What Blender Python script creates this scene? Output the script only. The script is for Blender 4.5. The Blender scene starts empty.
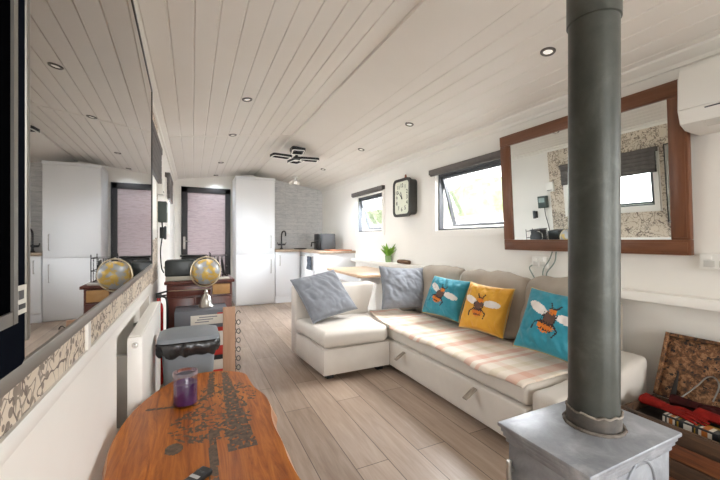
import bpy, bmesh, math, random
from mathutils import Vector, Matrix, noise
random.seed(7)
PI = math.pi
scene = bpy.context.scene
COL = scene.collection

# ------------------------------------------------------------------ helpers
def lin(c):
    if isinstance(c, str):
        c = c.lstrip('#'); c = [int(c[i:i+2], 16) for i in (0, 2, 4)]
    o = []
    for v in c[:3]:
        v = v / 255.0
        o.append(v / 12.92 if v <= 0.04045 else ((v + 0.055) / 1.055) ** 2.4)
    return (o[0], o[1], o[2], 1.0)

MATS = {}
class NT:
    """small node-tree helper"""
    def __init__(self, name):
        self.m = bpy.data.materials.new(name); self.m.use_nodes = True
        self.t = self.m.node_tree; self.t.nodes.clear()
        self.out = self.n('ShaderNodeOutputMaterial')
        self.b = self.n('ShaderNodeBsdfPrincipled')
        self.l(self.b.outputs[0], self.out.inputs[0])
    def n(self, t, **k):
        x = self.t.nodes.new(t)
        for a, v in k.items(): setattr(x, a, v)
        return x
    def l(self, a, b): self.t.links.new(a, b)
    def set(self, **k):
        for a, v in k.items():
            self.b.inputs[a.replace('_', ' ')].default_value = v
    def coord(self, scale=(1, 1, 1), rot=(0, 0, 0)):
        tc = self.n('ShaderNodeTexCoord'); mp = self.n('ShaderNodeMapping')
        mp.inputs['Scale'].default_value = scale; mp.inputs['Rotation'].default_value = rot
        self.l(tc.outputs['Object'], mp.inputs['Vector'])
        return mp.outputs[0]
    def noise(self, vec, scale, detail=4, rough=.55, dist=0):
        x = self.n('ShaderNodeTexNoise')
        x.inputs['Scale'].default_value = scale; x.inputs['Detail'].default_value = detail
        x.inputs['Roughness'].default_value = rough; x.inputs['Distortion'].default_value = dist
        self.l(vec, x.inputs['Vector']); return x.outputs['Fac']
    def ramp(self, fac, stops, interp='LINEAR'):
        r = self.n('ShaderNodeValToRGB'); r.color_ramp.interpolation = interp
        e = r.color_ramp.elements
        while len(e) < len(stops): e.new(.5)
        for q, (p, c) in zip(e, stops):
            q.position = p; q.color = lin(c) if not isinstance(c, float) else (c, c, c, 1)
        self.l(fac, r.inputs['Fac']); return r.outputs['Color']
    def mix(self, fac, a, b, mode='MIX'):
        x = self.n('ShaderNodeMix', data_type='RGBA', blend_type=mode)
        if hasattr(fac, 'links'): self.l(fac, x.inputs[0])
        else: x.inputs[0].default_value = fac
        for i, v in ((6, a), (7, b)):
            if hasattr(v, 'links'): self.l(v, x.inputs[i])
            else: x.inputs[i].default_value = lin(v)
        return x.outputs[2]
    def math(self, op, a, b=None):
        x = self.n('ShaderNodeMath', operation=op)
        for i, v in ((0, a), (1, b)):
            if v is None: continue
            if hasattr(v, 'links'): self.l(v, x.inputs[i])
            else: x.inputs[i].default_value = v
        return x.outputs[0]
    def col(self, c):
        if hasattr(c, 'links'): self.l(c, self.b.inputs['Base Color'])
        else: self.b.inputs['Base Color'].default_value = lin(c)
    def bump(self, h, strength=.2, dist=.01):
        x = self.n('ShaderNodeBump'); x.inputs['Strength'].default_value = strength
        x.inputs['Distance'].default_value = dist
        self.l(h, x.inputs['Height']); self.l(x.outputs[0], self.b.inputs['Normal'])

def mat(name, c, rough=.5, metal=0.0, c2=None, nscale=8, stretch=(1, 1, 1), bump=0, bscale=None, spec=.5, **k):
    """plain or noise-mottled procedural material"""
    if name in MATS: return MATS[name]
    t = NT(name); t.set(Roughness=rough, Metallic=metal)
    t.b.inputs['Specular IOR Level'].default_value = spec
    v = t.coord(stretch)
    if c2: t.col(t.ramp(t.noise(v, nscale), [(.3, c), (.7, c2)]))
    else: t.col(c)
    if bump: t.bump(t.noise(v, bscale or nscale, 5), bump)
    for a, val in k.items(): t.b.inputs[a.replace('_', ' ')].default_value = val
    MATS[name] = t.m; return t.m

class MB:
    """collects shapes into one bmesh"""
    def __init__(self): self.bm = bmesh.new()
    def _merge(self, tb, M=None, mi=0):
        if M is not None: bmesh.ops.transform(tb, matrix=M, verts=tb.verts)
        vm = {v: self.bm.verts.new(v.co) for v in tb.verts}
        for f in tb.faces:
            try:
                g = self.bm.faces.new([vm[v] for v in f.verts]); g.material_index = mi or f.material_index
            except ValueError: pass
        tb.free(); return self
    def box(self, x0, x1, y0, y1, z0, z1, bev=0, seg=2, M=None, mi=0):
        tb = bmesh.new()
        vs = [tb.verts.new((x, y, z)) for x in (x0, x1) for y in (y0, y1) for z in (z0, z1)]
        for q in ((0, 1, 3, 2), (4, 6, 7, 5), (0, 4, 5, 1), (2, 3, 7, 6), (0, 2, 6, 4), (1, 5, 7, 3)):
            tb.faces.new([vs[i] for i in q])
        if bev: bmesh.ops.bevel(tb, geom=list(tb.edges), offset=bev, segments=seg, profile=.5, affect='EDGES')
        return self._merge(tb, M, mi)
    def softbox(self, x0, x1, y0, y1, z0, z1, bev=.03, amp=.006, cuts=5, fs=5, puff=0, M=None, seed=0):
        """upholstered block: bevelled, subdivided, gently irregular"""
        tb = bmesh.new()
        vs = [tb.verts.new((x, y, z)) for x in (x0, x1) for y in (y0, y1) for z in (z0, z1)]
        for q in ((0, 1, 3, 2), (4, 6, 7, 5), (0, 4, 5, 1), (2, 3, 7, 6), (0, 2, 6, 4), (1, 5, 7, 3)):
            tb.faces.new([vs[i] for i in q])
        bmesh.ops.bevel(tb, geom=list(tb.edges), offset=bev, segments=3, profile=.5, affect='EDGES')
        bmesh.ops.subdivide_edges(tb, edges=[e for e in tb.edges if e.calc_length() > .08], cuts=cuts, use_grid_fill=True)
        c = Vector(((x0+x1)/2, (y0+y1)/2, (z0+z1)/2)); h = Vector(((x1-x0)/2, (y1-y0)/2, (z1-z0)/2))
        for v in tb.verts:
            d = v.co - c
            n = noise.noise(v.co * fs + Vector((seed, 0, 0))) * amp
            u = [max(0, 1 - (d[i]/h[i])**2) for i in range(3)]
            p = Vector((d.x/h.x, d.y/h.y, d.z/h.z))
            k = puff * max(u[0]*u[1], u[1]*u[2], u[0]*u[2])
            ax = max(range(3), key=lambda i: abs(p[i])); off = Vector((0, 0, 0)); off[ax] = math.copysign(1, d[ax])
            v.co += off * (k + n)
        return self._merge(tb, M)
    def tube(self, pts, r, n=8, closed=False, cap=True, mi=0):
        pts = [Vector(p) for p in pts]; N = len(pts); rings = []
        rr = r if isinstance(r, (list, tuple)) else [r] * N
        prev = None
        for i, p in enumerate(pts):
            if closed: d = pts[(i+1) % N] - pts[i-1]
            else: d = pts[min(i+1, N-1)] - pts[max(i-1, 0)]
            d.normalize()
            if prev is None:
                a = Vector((0, 0, 1)) if abs(d.z) < .9 else Vector((1, 0, 0))
                u = d.cross(a).normalized()
            else:
                u = (prev - d * prev.dot(d))
                u = u.normalized() if u.length > 1e-6 else d.orthogonal().normalized()
            prev = u; w = d.cross(u)
            rings.append([self.bm.verts.new(p + (u*math.cos(2*PI*k/n) + w*math.sin(2*PI*k/n)) * rr[i]) for k in range(n)])
        for i in range(N if closed else N-1):
            a, b = rings[i], rings[(i+1) % N]
            for k in range(n):
                f = self.bm.faces.new((a[k], a[(k+1) % n], b[(k+1) % n], b[k])); f.material_index = mi
        if cap and not closed:
            for q in (rings[0][::-1], rings[-1]):
                f = self.bm.faces.new(q); f.material_index = mi
        return self
    def lathe(self, prof, c=(0, 0, 0), n=32, M=None, mi=0):
        tb = bmesh.new(); rings = []
        for r, z in prof:
            if r < 1e-6: rings.append([tb.verts.new((0, 0, z))])
            else: rings.append([tb.verts.new((r*math.cos(2*PI*k/n), r*math.sin(2*PI*k/n), z)) for k in range(n)])
        for a, b in zip(rings, rings[1:]):
            for k in range(n):
                k2 = (k+1) % n
                if len(a) == 1 and len(b) == 1: continue
                if len(a) == 1: tb.faces.new((a[0], b[k2], b[k]))
                elif len(b) == 1: tb.faces.new((a[k], a[k2], b[0]))
                else: tb.faces.new((a[k], a[k2], b[k2], b[k]))
        T = Matrix.Translation(c)
        return self._merge(tb, T @ M if M is not None else T, mi)
    def prism(self, poly, d0, d1, ax='z', bev=0, M=None, mi=0, seg=2):
        """polygon (2D) extruded along ax from d0 to d1"""
        tb = bmesh.new()
        def P(a, b, d): return {'z': (a, b, d), 'y': (a, d, b), 'x': (d, a, b)}[ax]
        A = [tb.verts.new(P(a, b, d0)) for a, b in poly]; B = [tb.verts.new(P(a, b, d1)) for a, b in poly]
        N = len(poly)
        tb.faces.new(A[::-1]); tb.faces.new(B)
        for i in range(N): tb.faces.new((A[i], A[(i+1) % N], B[(i+1) % N], B[i]))
        bmesh.ops.recalc_face_normals(tb, faces=tb.faces)
        if bev:
            es = [e for e in tb.edges if len({v in A for v in e.verts}) == 1]
            bmesh.ops.bevel(tb, geom=es, offset=bev, segments=seg, profile=.5, affect='EDGES')
        return self._merge(tb, M, mi)
    def sphere(self, c, r, n=24, scale=(1, 1, 1), M=None, mi=0):
        tb = bmesh.new(); bmesh.ops.create_uvsphere(tb, u_segments=n, v_segments=n//2, radius=r)
        T = Matrix.Translation(c) @ (M or Matrix()) @ Matrix.Diagonal((*scale, 1))
        return self._merge(tb, T, mi)
    def xf(self, M): bmesh.ops.transform(self.bm, matrix=M, verts=self.bm.verts); return self

ORG = {}
def obj(name, mb, m, parent=None, local=False, smooth=35, label=None):
    me = bpy.data.meshes.new(name); bm = mb.bm
    if parent is not None and not local:
        o = Vector(ORG.get(parent.name, (0, 0, 0)))
        bmesh.ops.translate(bm, vec=-o, verts=bm.verts)
    bmesh.ops.recalc_face_normals(bm, faces=bm.faces)
    for f in bm.faces: f.smooth = True
    bm.to_mesh(me); bm.free()
    me.set_sharp_from_angle(angle=math.radians(smooth))
    for x in (m if isinstance(m, (list, tuple)) else [m]): me.materials.append(x)
    ob = bpy.data.objects.new(name, me); COL.objects.link(ob)
    if parent is not None:
        ob.parent = parent; ORG[ob.name] = ORG.get(parent.name, (0, 0, 0))
    if label: ob['label'] = label
    return ob
def thing(name, label, cat, loc=(0, 0, 0), rot=(0, 0, 0), group=None):
    o = bpy.data.objects.new(name, None); COL.objects.link(o); o.empty_display_size = .1
    o.location = loc; o.rotation_euler = rot; o['label'] = label; o['category'] = cat
    if group: o['group'] = group
    ORG[o.name] = tuple(loc); return o
def tag(o, label, cat, group=None):
    o['label'] = label; o['category'] = cat
    if group: o['group'] = group
    return o
def struct(name, mb, m, parent=None, smooth=35):
    o = obj(name, mb, m, parent, smooth=smooth); o['kind'] = 'structure'; return o
def dup(root, loc, label, rot=None, group=None):
    def cp(o, par):
        c = o.copy(); COL.objects.link(c)
        if par: c.parent = par
        for ch in list(o.children): cp(ch, c)
        return c
    r = cp(root, None); r.location = loc; r['label'] = label
    if rot: r.rotation_euler = rot
    if group: r['group'] = group
    return r
def rrect(w, h, r, n=5, cx=0, cy=0):
    p = []
    for sx, sy, a0 in ((1, 1, 0), (-1, 1, 90), (-1, -1, 180), (1, -1, 270)):
        for k in range(n+1):
            a = math.radians(a0 + 90*k/n)
            p.append((cx + sx*(w/2-r) + r*math.cos(a), cy + sy*(h/2-r) + r*math.sin(a)))
    return p
def smoothpath(pts, n=8):
    """Catmull-Rom through points"""
    P = [Vector(p) for p in pts]; P = [2*P[0]-P[1]] + P + [2*P[-1]-P[-2]]; o = []
    for i in range(1, len(P)-2):
        for k in range(n):
            t = k/n
            o.append(.5*((2*P[i]) + (P[i+1]-P[i-1])*t + (2*P[i-1]-5*P[i]+4*P[i+1]-P[i+2])*t*t + (3*P[i]-P[i-1]-3*P[i+1]+P[i+2])*t**3))
    o.append(P[-2]); return o

# ------------------------------------------------------------------ materials
WHITE_WALL = mat('wall paint', '#ece9e3', .6, c2='#efece6', nscale=3, bump=.02, bscale=60)
CEIL = mat('ceiling boards', '#ebe6df', .45, c2='#eeeae4', nscale=2)
TRIMW = mat('white gloss trim', '#efece6', .35)
CABW = mat('white cabinet', '#f1f3f6', .3)
BLACKM = mat('black metal', '#1b1b1d', .45, .3)
BLACKP = mat('black plastic', '#17181a', .35)
GREYW = mat('anthracite frame', '#45484d', .45)
CHROME = mat('chrome', '#d5d5d3', .18, 1)
STEEL = mat('brushed steel', '#b7b4ae', .32, 1)
WHITEP = mat('white plastic', '#ecebe6', .35)
DARKGREY = mat('dark grey plastic', '#4a4d50', .5)

def wood(name, c1, c2, c3, scale=3, axis=1, rough=.4, bump=.05):
    t = NT(name); s = [18, 18, 18]; s[axis] = 1.5
    v = t.coord(tuple(s))
    n1 = t.noise(v, scale, 6, .6, .6); 
    v2 = t.coord((2, 2, 2)); n2 = t.noise(v2, 2.5, 3)
    a = t.ramp(n1, [(.25, c1), (.5, c2), (.75, c3)])
    t.col(t.mix(t.math('MULTIPLY', n2, .35), a, c1))
    t.set(Roughness=rough); t.bump(n1, bump); MATS[name] = t.m; return t.m
MIRWOOD = wood('mirror wood', '#5c3620', '#70452b', '#7e5237', 2, 1, .4)
MIRWOODV = wood('mirror wood upright', '#5c3620', '#70452b', '#7e5237', 2, 2, .4)
MAHOG = wood('mahogany', '#451c14', '#5d2a1e', '#6f382a', 2, 2, .3)
OAKTOP = wood('oak worktop', '#9d8771', '#b09a85', '#bfac99', 2, 1, .4)
TABLEOAK = wood('pale oak table', '#c2a07e', '#d1b292', '#dcc1a4', 2, 1, .35)
PLANKW = wood('planed plank', '#ac8467', '#bd967a', '#c9a58a', 2, 2, .6)
TRUNKW = wood('trunk boards', '#2e2018', '#503825', '#6e4f35', 3, 1, .6, .3)
LOGW = wood('dark bark', '#4a3423', '#6b4e36', '#84644a', 3, 1, .7)

def floor_mat():
    t = NT('floor planks'); v = t.coord((1, 1, 1), (0, 0, PI/2))
    def brick(c1, c2, m):
        b = t.n('ShaderNodeTexBrick'); b.offset = .37; b.offset_frequency = 2
        b.inputs['Color1'].default_value = lin(c1); b.inputs['Color2'].default_value = lin(c2)
        b.inputs['Mortar'].default_value = lin(m); b.inputs['Scale'].default_value = 1
        b.inputs['Mortar Size'].default_value = .0022; b.inputs['Mortar Smooth'].default_value = .2
        b.inputs['Brick Width'].default_value = 1.15; b.inputs['Row Height'].default_value = .185
        b.inputs['Bias'].default_value = 0
        t.l(v, b.inputs['Vector']); return b
    b = brick('#84705f', '#bda895', '#4e4137')
    g = t.coord((16, 1.3, 1)); n = t.noise(g, 2.2, 6, .62, .5)
    n2 = t.noise(t.coord(), 1.6, 3)
    c = t.mix(.45, b.outputs['Color'], t.ramp(n, [(.25, '#735f51'), (.5, '#a39080'), (.75, '#c6b5a7')]), 'MIX')
    c = t.mix(t.math('MULTIPLY', n2, .3), c, '#766356')
    c = t.mix(b.outputs['Fac'], c, '#4e4036')
    t.col(c); t.set(Roughness=.42); t.bump(n, .04); return t.m
FLOORM = floor_mat()

def wallpaper_mat():
    t = NT('toile wallpaper'); v = t.coord()
    base = t.ramp(t.noise(v, 6), [(.3, '#d3c5b2'), (.7, '#dacdbb')])
    # winding stems: contour lines of a low noise; leaves: voronoi petals masked
    n = t.noise(v, 7.5, 2, .5, 1.2)
    stem = t.math('LESS_THAN', t.math('ABSOLUTE', t.math('SUBTRACT', n, .5)), .012)
    n3 = t.noise(v, 13, 1.5, .5, .8)
    twig = t.math('LESS_THAN', t.math('ABSOLUTE', t.math('SUBTRACT', n3, .52)), .014)
    vo = t.n('ShaderNodeTexVoronoi', feature='F1'); vo.inputs['Scale'].default_value = 40
    t.l(v, vo.inputs['Vector'])
    leaf = t.math('MULTIPLY', t.math('LESS_THAN', vo.outputs['Distance'], .38),
                  t.math('GREATER_THAN', t.noise(v, 8.5, 2), .53))
    ve = t.n('ShaderNodeTexVoronoi', feature='DISTANCE_TO_EDGE'); ve.inputs['Scale'].default_value = 30
    t.l(v, ve.inputs['Vector'])
    hatch = t.math('MULTIPLY', t.math('LESS_THAN', ve.outputs['Distance'], .05),
                   t.math('GREATER_THAN', t.noise(v, 5.2, 2), .55))
    m = t.math('MAXIMUM', t.math('MAXIMUM', stem, t.math('MULTIPLY', twig, .75)), t.math('MAXIMUM', t.math('MULTIPLY', leaf, .85), t.math('MULTIPLY', hatch, .8)))
    t.col(t.mix(m, base, '#75685f')); t.set(Roughness=.7); return t.m
WPAPER = wallpaper_mat()

def stone_mat():
    t = NT('grey stone cladding')
    tc = t.n('ShaderNodeTexCoord'); s = t.n('ShaderNodeSeparateXYZ'); cb = t.n('ShaderNodeCombineXYZ')
    t.l(tc.outputs['Object'], s.inputs[0]); t.l(s.outputs[0], cb.inputs[0]); t.l(s.outputs[2], cb.inputs[1])
    b = t.n('ShaderNodeTexBrick'); b.offset = .43
    for k, val in (('Color1', '#c3c6c9'), ('Color2', '#d8d9da'), ('Mortar', '#b2b5b8')): b.inputs[k].default_value = lin(val)
    b.inputs['Scale'].default_value = 1; b.inputs['Brick Width'].default_value = .42; b.inputs['Row Height'].default_value = .075
    b.inputs['Mortar Size'].default_value = .006
    t.l(cb.outputs[0], b.inputs['Vector'])
    n = t.noise(t.coord((4, 4, 14)), 3, 6, .6, 1)
    t.col(t.mix(.6, b.outputs['Color'], t.ramp(n, [(.3, '#bcc0c4'), (.55, '#e0e1e2'), (.7, '#ebebea')]))); t.set(Roughness=.5)
    t.bump(n, .15); return t.m
STONE = stone_mat()

def fabric(name, c1, c2, rough=.9, scale=10, weave=260):
    t = NT(name); v = t.coord()
    t.col(t.ramp(t.noise(v, scale, 4), [(.3, c1), (.7, c2)])); t.set(Roughness=rough)
    t.b.inputs['Sheen Weight'].default_value = .15
    t.bump(t.noise(v, weave, 2), .12, .003); MATS[name] = t.m; return t.m
SOFAF = fabric('cream upholstery', '#cfc8bf', '#d7d1c8', .8, 5)
SOFAB = fabric('taupe back cushion', '#998e81', '#a69b8e', .75, 5)
GREYF = fabric('grey velvet', '#6f7279', '#7c8087', .75, 14)
TEALF = fabric('teal velvet', '#17798b', '#218699', .6, 14)
YELF = fabric('mustard velvet', '#c98f1a', '#d49d2a', .6, 14)
TOWELF = fabric('navy patterned towel', '#2c3647', '#6c7684', .9, 22)
GLOVEF = mat('red glove', '#6b130e', .9, c2='#861d15', nscale=30, bump=.4, spec=.15)
GLOVED = mat('dark maroon glove', '#2b0f0e', .9, c2='#3d1412', nscale=30, bump=.4, spec=.15)
PIPF = fabric('piping', '#b7a06a', '#c4af7c')

def blind_mat(name, a, b):
    t = NT(name); v = t.coord((1, 1, 9)); n = t.noise(v, 7, 4, .6, .5)
    t.col(t.ramp(n, [(.3, a), (.55, b), (.75, a)])); t.set(Roughness=.8); return t.m
BLINDM = mat('charcoal blind', '#5a5654', .75, c2='#66615e', nscale=20)
DOORBLIND = blind_mat('pleated lilac blind', '#8f8589', '#b9b0b2')
_t = DOORBLIND.node_tree; _tr = _t.nodes.new('ShaderNodeBsdfTranslucent'); _mx = _t.nodes.new('ShaderNodeMixShader'); _mx.inputs[0].default_value = .25
_tr.inputs[0].default_value = lin('#b9b0b2'); _p = next(n for n in _t.nodes if n.type == 'BSDF_PRINCIPLED'); _o = next(n for n in _t.nodes if n.type == 'OUTPUT_MATERIAL')
_t.links.new(_p.outputs[0], _mx.inputs[1]); _t.links.new(_tr.outputs[0], _mx.inputs[2]); _t.links.new(_mx.outputs[0], _o.inputs[0])

def plaid_mat():
    t = NT('plaid blanket'); tc = t.n('ShaderNodeTexCoord'); s = t.n('ShaderNodeSeparateXYZ')
    t.l(tc.outputs['Object'], s.inputs[0])
    def bands(o, per, stops, interp='CONSTANT'):
        x = t.math('FRACT', t.math('DIVIDE', o, per)); return t.ramp(x, stops, interp)
    cy = bands(s.outputs[1], .62, [(0, '#e2d3c2'), (.10, '#d8a68e'), (.22, '#e6d8c8'), (.32, '#d9cab0'), (.40, '#e6d9ca'), (.52, '#dcae98'), (.57, '#e9ddd0'), (.64, '#d7a792'), (.74, '#e2d2c0'), (.86, '#d6c8ad'), (.92, '#e6d8c8')])
    cx = bands(s.outputs[0], .50, [(0, '#efe6da'), (.3, '#e2b5a0'), (.42, '#f0e7dc'), (.6, '#dccfae'), (.7, '#efe6da'), (.86, '#e6bfae')])
    n = t.noise(t.coord((1, 1, 1)), 180, 2)
    t.col(t.mix(t.math('MULTIPLY', n, .06), t.mix(.28, cy, cx), '#a8927c')); t.set(Roughness=.95)
    t.b.inputs['Sheen Weight'].default_value = .2
    t.bump(n, .15, .003); return t.m
PLAID = plaid_mat()

def stove_mat(name, a, b, c):
    t = NT(name); v = t.coord(); n = t.noise(v, 9, 7, .65, .4)
    col = t.ramp(n, [(.3, a), (.55, b), (.75, c)]); t.col(col)
    t.set(Roughness=.4, Metallic=.3); t.bump(t.noise(v, 60, 4), .1, .003); return t.m
STOVEM = stove_mat('cast iron', '#7c8086', '#999da4', '#bfc2c7')
FLUEM = stove_mat('flue enamel', '#3a3d38', '#484a45', '#5b5e58')
CEMENT = mat('fire cement', '#8d867e', .9, c2='#5d5148', nscale=40, bump=.6)

def table_mat():
    t = NT('varnished slab'); v = t.coord((14, 1.2, 4)); n = t.noise(v, 2.2, 7, .68, 1.8)
    n2 = t.noise(t.coord((3, .8, 3)), 1.7, 3, .5, .8)
    c = t.ramp(n, [(.3, '#6a3006'), (.45, '#ab5c14'), (.6, '#cc7822'), (.8, '#dc963e')])
    t.col(t.mix(t.math('MULTIPLY', n2, .6), c, '#7c4516')); t.set(Roughness=.3); t.b.inputs['Specular IOR Level'].default_value = .3
    t.b.inputs['Coat Weight'].default_value = .12; t.b.inputs['Coat Roughness'].default_value = .15
    return t.m
SLAB = table_mat()
BURN = mat('burnt artwork', '#43362b', .6, c2='#6f5c4b', nscale=60)
BARK = mat('live edge', '#a8704c', .35, c2='#d9ab88', nscale=12, bump=.3)

def rust_mat():
    t = NT('rusty lid'); v = t.coord(); n = t.noise(v, 34, 8, .72, .3); n2 = t.noise(v, 50, 4)
    c = t.ramp(n, [(.3, '#261d18'), (.43, '#553a26'), (.52, '#7b5335'), (.6, '#a9805a'), (.66, '#66452f'), (.8, '#43332a')])
    t.col(t.mix(t.math('GREATER_THAN', n2, .60), c, '#2b2421')); t.set(Roughness=.6, Metallic=.25); t.bump(n, .3); return t.m
RUST = rust_mat()
def globe_mat():
    t = NT('globe map'); v = t.coord(); n = t.noise(v, 13, 3, .5, .3)
    t.col(t.ramp(n, [(.5, '#a2a5a8'), (.54, '#c2a65c'), (.62, '#d2ac4c'), (.68, '#bcb6a8')])); t.set(Roughness=.35, Metallic=.2); return t.m
GLOBEM = globe_mat()
MIRROR = mat('mirror glass', '#e3e6e4', .01, 1)
MIRRORD = mat('smoked mirror glass', '#a09d99', .015, 1)
def glass_mat(name, tint='#ffffff', rough=0.0, glossy=.08):
    t = NT(name); tr = t.n('ShaderNodeBsdfTransparent'); gl = t.n('ShaderNodeBsdfGlossy'); mx = t.n('ShaderNodeMixShader')
    tr.inputs[0].default_value = lin(tint); gl.inputs['Roughness'].default_value = rough
    fr = t.n('ShaderNodeLayerWeight'); fr.inputs[0].default_value = .25
    t.l(t.math('ADD', t.math('MULTIPLY', fr.outputs['Fresnel'], .6 if glossy < .2 else .22), glossy*(.3 if glossy < .2 else .12)), mx.inputs[0])
    t.l(tr.outputs[0], mx.inputs[1]); t.l(gl.outputs[0], mx.inputs[2]); t.l(mx.outputs[0], t.out.inputs[0]); return t.m
PANE = glass_mat('window glass')
JARG = glass_mat('jar glass', '#f4f0f4', .03, .25)
def emit(name, c, s):
    t = NT(name); t.col(c); t.b.inputs['Emission Color'].default_value = lin(c); t.b.inputs['Emission Strength'].default_value = s; t.set(Roughness=.5); return t.m
LEDM = emit('led diffuser', '#e9e6e0', .15)
LENSM = emit('downlight lens', '#f4efe6', .5)

# ------------------------------------------------------------------ the setting
XL, XR, Y0, Y1 = -.28, 2.45, -2.6, 6.9
XM, ZR, ZEL, ZER = 1.07, 2.39, 2.205, 2.17
def slope_z(x):
    return ZR - (XM - x) * (ZR-ZEL)/(XM-XL) if x < XM else ZR - (x - XM) * (ZR-ZER)/(XR-XM)
ZWL, ZWR = ZEL + .01, ZER + .01
def wall_x(mb, xa, xb, ya, yb, za, zb, holes):
    """wall along Y with rectangular openings (y0,y1,z0,z1)"""
    hs = sorted(holes); y = ya
    for (a, b, c, d) in hs:
        if a > y: mb.box(xa, xb, y, a, za, zb)
        if c > za: mb.box(xa, xb, a, b, za, c)
        if d < zb: mb.box(xa, xb, a, b, d, zb)
        y = b
    if y < yb: mb.box(xa, xb, y, yb, za, zb)
    return mb
DOOR_R = (-1.6, -.15, .0, 2.03)
WIN_R = [(2.17, 3.12, 1.245, 1.87), (4.33, 5.19, 1.265, 1.83)]
WIN_L = [(2.25, 3.32, 1.22, 1.86), (4.62, 5.20, 1.22, 1.86)]
struct('floor', MB().box(-.5, 2.65, Y0-.1, Y1+.15, -.1, 0), FLOORM)
struct('wall_right', wall_x(MB(), XR, XR+.15, Y0, Y1, 0, ZWR, WIN_R+[DOOR_R]), WHITE_WALL)
wl = MB()
wall_x(wl, XL-.17, XL-.06, Y0, Y1, 0, ZWL, WIN_L)
wall_x(wl, XL-.06, XL, Y0, Y1, .745, ZWL, WIN_L)
wl.box(XL-.06, XL, Y0, 1.73, 0, .745); wl.box(XL-.06, XL, 2.95, Y1, 0, .745)
WALL_L = struct('wall_left', wl, WHITE_WALL)
wb = MB()
DX0, DX1, DZ = -.17, .645, 2.085
def gable(mb, xa, xb, ya, yb, za):
    xs = [xa] + [x for x in (XM,) if xa < x < xb] + [xb]
    poly = [(xa, za), (xb, za)] + [(x, slope_z(x)+.03) for x in reversed(xs)]
    mb.prism(poly, ya, yb, 'y')
gable(wb, XL-.17, DX0, Y1, Y1+.12, 0); gable(wb, DX1, XR+.15, Y1, Y1+.12, 0); gable(wb, DX0, DX1, Y1, Y1+.12, DZ)
WALL_B = struct('wall_back', wb, WHITE_WALL)
stone = MB(); gable(stone, 1.345, XR, Y1-.012, Y1, .95)
for v in stone.bm.verts:
    if v.co.z > 1.5: v.co.z -= .032
struct('stone_cladding', stone, STONE, WALL_B)
PD = (.0, 2.15, 2.1)
wn = MB(); gable(wn, XL-.17, PD[0], Y0-.12, Y0, 0); gable(wn, PD[1], XR+.15, Y0-.12, Y0, 0); gable(wn, PD[0], PD[1], Y0-.12, Y0, PD[2])
struct('wall_near', wn, WHITE_WALL)
# glazed doors in the near wall, behind the camera
pf = MB(); w = (PD[1]-PD[0])/2
for i in range(2):
    a = PD[0]+i*w
    for q in ((a, a+.06, 0, PD[2]), (a+w-.06, a+w, 0, PD[2]), (a, a+w, 0, .08), (a, a+w, PD[2]-.06, PD[2])):
        pf.box(q[0], q[1], Y0-.09, Y0-.03, q[2], q[3])
dn = struct('door_2', pf, GREYW)
g = MB()
for i in range(2): g.box(PD[0]+i*w+.06, PD[0]+i*w+w-.06, Y0-.064, Y0-.058, .08, PD[2]-.06)
struct('door_glass', g, PANE, dn)

pf = MB(); a, b, c, d = DOOR_R
for q in ((a, a+.07, c, d), (b-.07, b, c, d), (a, b, c, c+.1), (a, b, d-.07, d), ((a+b)/2-.05, (a+b)/2+.05, c, d)): pf.box(XR+.05, XR+.11, *q)
dn = struct('door_3', pf, GREYW)
struct('door_glass', MB().box(XR+.077, XR+.083, a+.06, b-.06, c+.08, d-.06), PANE, dn)

# ceiling: two slopes of V-grooved boards, wide flat panel right of the ridge
def ceil_profile(xs0, xs1, grooves):
    pts = [(xs0, slope_z(xs0))]
    for gx in grooves:
        for dx, dz in ((-.006, 0), (-.002, .007), (.002, .007), (.006, 0)): pts.append((gx+dx, slope_z(gx+dx)+dz))
    pts.append((xs1, slope_z(xs1))); return pts
gl = [XL+.06+.115*k for k in range(12)]; gl = [x for x in gl if x < XM-.06]
gr = [1.466+.125*k for k in range(8) if 1.45+.125*k < XR-.06]
prof = ceil_profile(XL-.17, XM, gl)[:-1] + ceil_profile(XM, XR+.15, gr)
cb = MB()
ring = []
for y in (Y0-.12, Y1+.12):
    ring.append([cb.bm.verts.new((x, y, z)) for x, z in prof])
top = [[cb.bm.verts.new((x, y, slope_z(x)+.12)) for x in (XL-.17, XM, XR+.15)] for y in (Y0-.12, Y1+.12)]
for i in range(len(prof)-1): cb.bm.faces.new((ring[0][i], ring[0][i+1], ring[1][i+1], ring[1][i]))
for i in range(2): cb.bm.faces.new((top[0][i], top[1][i], top[1][i+1], top[0][i+1]))
for a in (0, 1): cb.bm.faces.new(ring[a] + top[a][::-1])
for i, j in ((0, 0), (-1, -1)): cb.bm.faces.new((ring[0][i], ring[1][i], top[1][j], top[0][j]))
CE = struct('ceiling', cb, CEIL, smooth=20)
# ridge batten, cross batten, cornices
rb = MB(); pz = [(x, slope_z(x)) for x in (XM, 1.455)]; rb.prism([(XM, pz[0][1]-.022), (1.455, pz[1][1]-.012), (1.455, pz[1][1]+.004), (XM, pz[0][1]+.004)], Y0, Y1, 'y'); struct('trim_1', rb, CEIL)
cbm = MB()
for xa, xb in ((XL, XM),):
    cbm.prism([(xa, slope_z(xa)-.006), (xb, slope_z(xb)-.006), (xb, slope_z(xb)+.01), (xa, slope_z(xa)+.01)], 4.08, 4.115, 'y')
struct('trim_2', cbm, CEIL)
vb = MB(); vb.box(XL, XL+.010, 1.245, 1.28, .83, 1.03, .002); struct('trim_7', vb, TRIMW)
co = MB()
co.prism([(XR, 2.108), (XR-.014, 2.108), (XR-.016, 2.13), (XR-.045, 2.155), (XR-.06, slope_z(XR-.06)-.014), (XR-.06, slope_z(XR-.06)+.01), (XR, ZER+.02)], Y0, Y1, 'y')
struct('trim_3', co, TRIMW)
co = MB()
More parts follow.
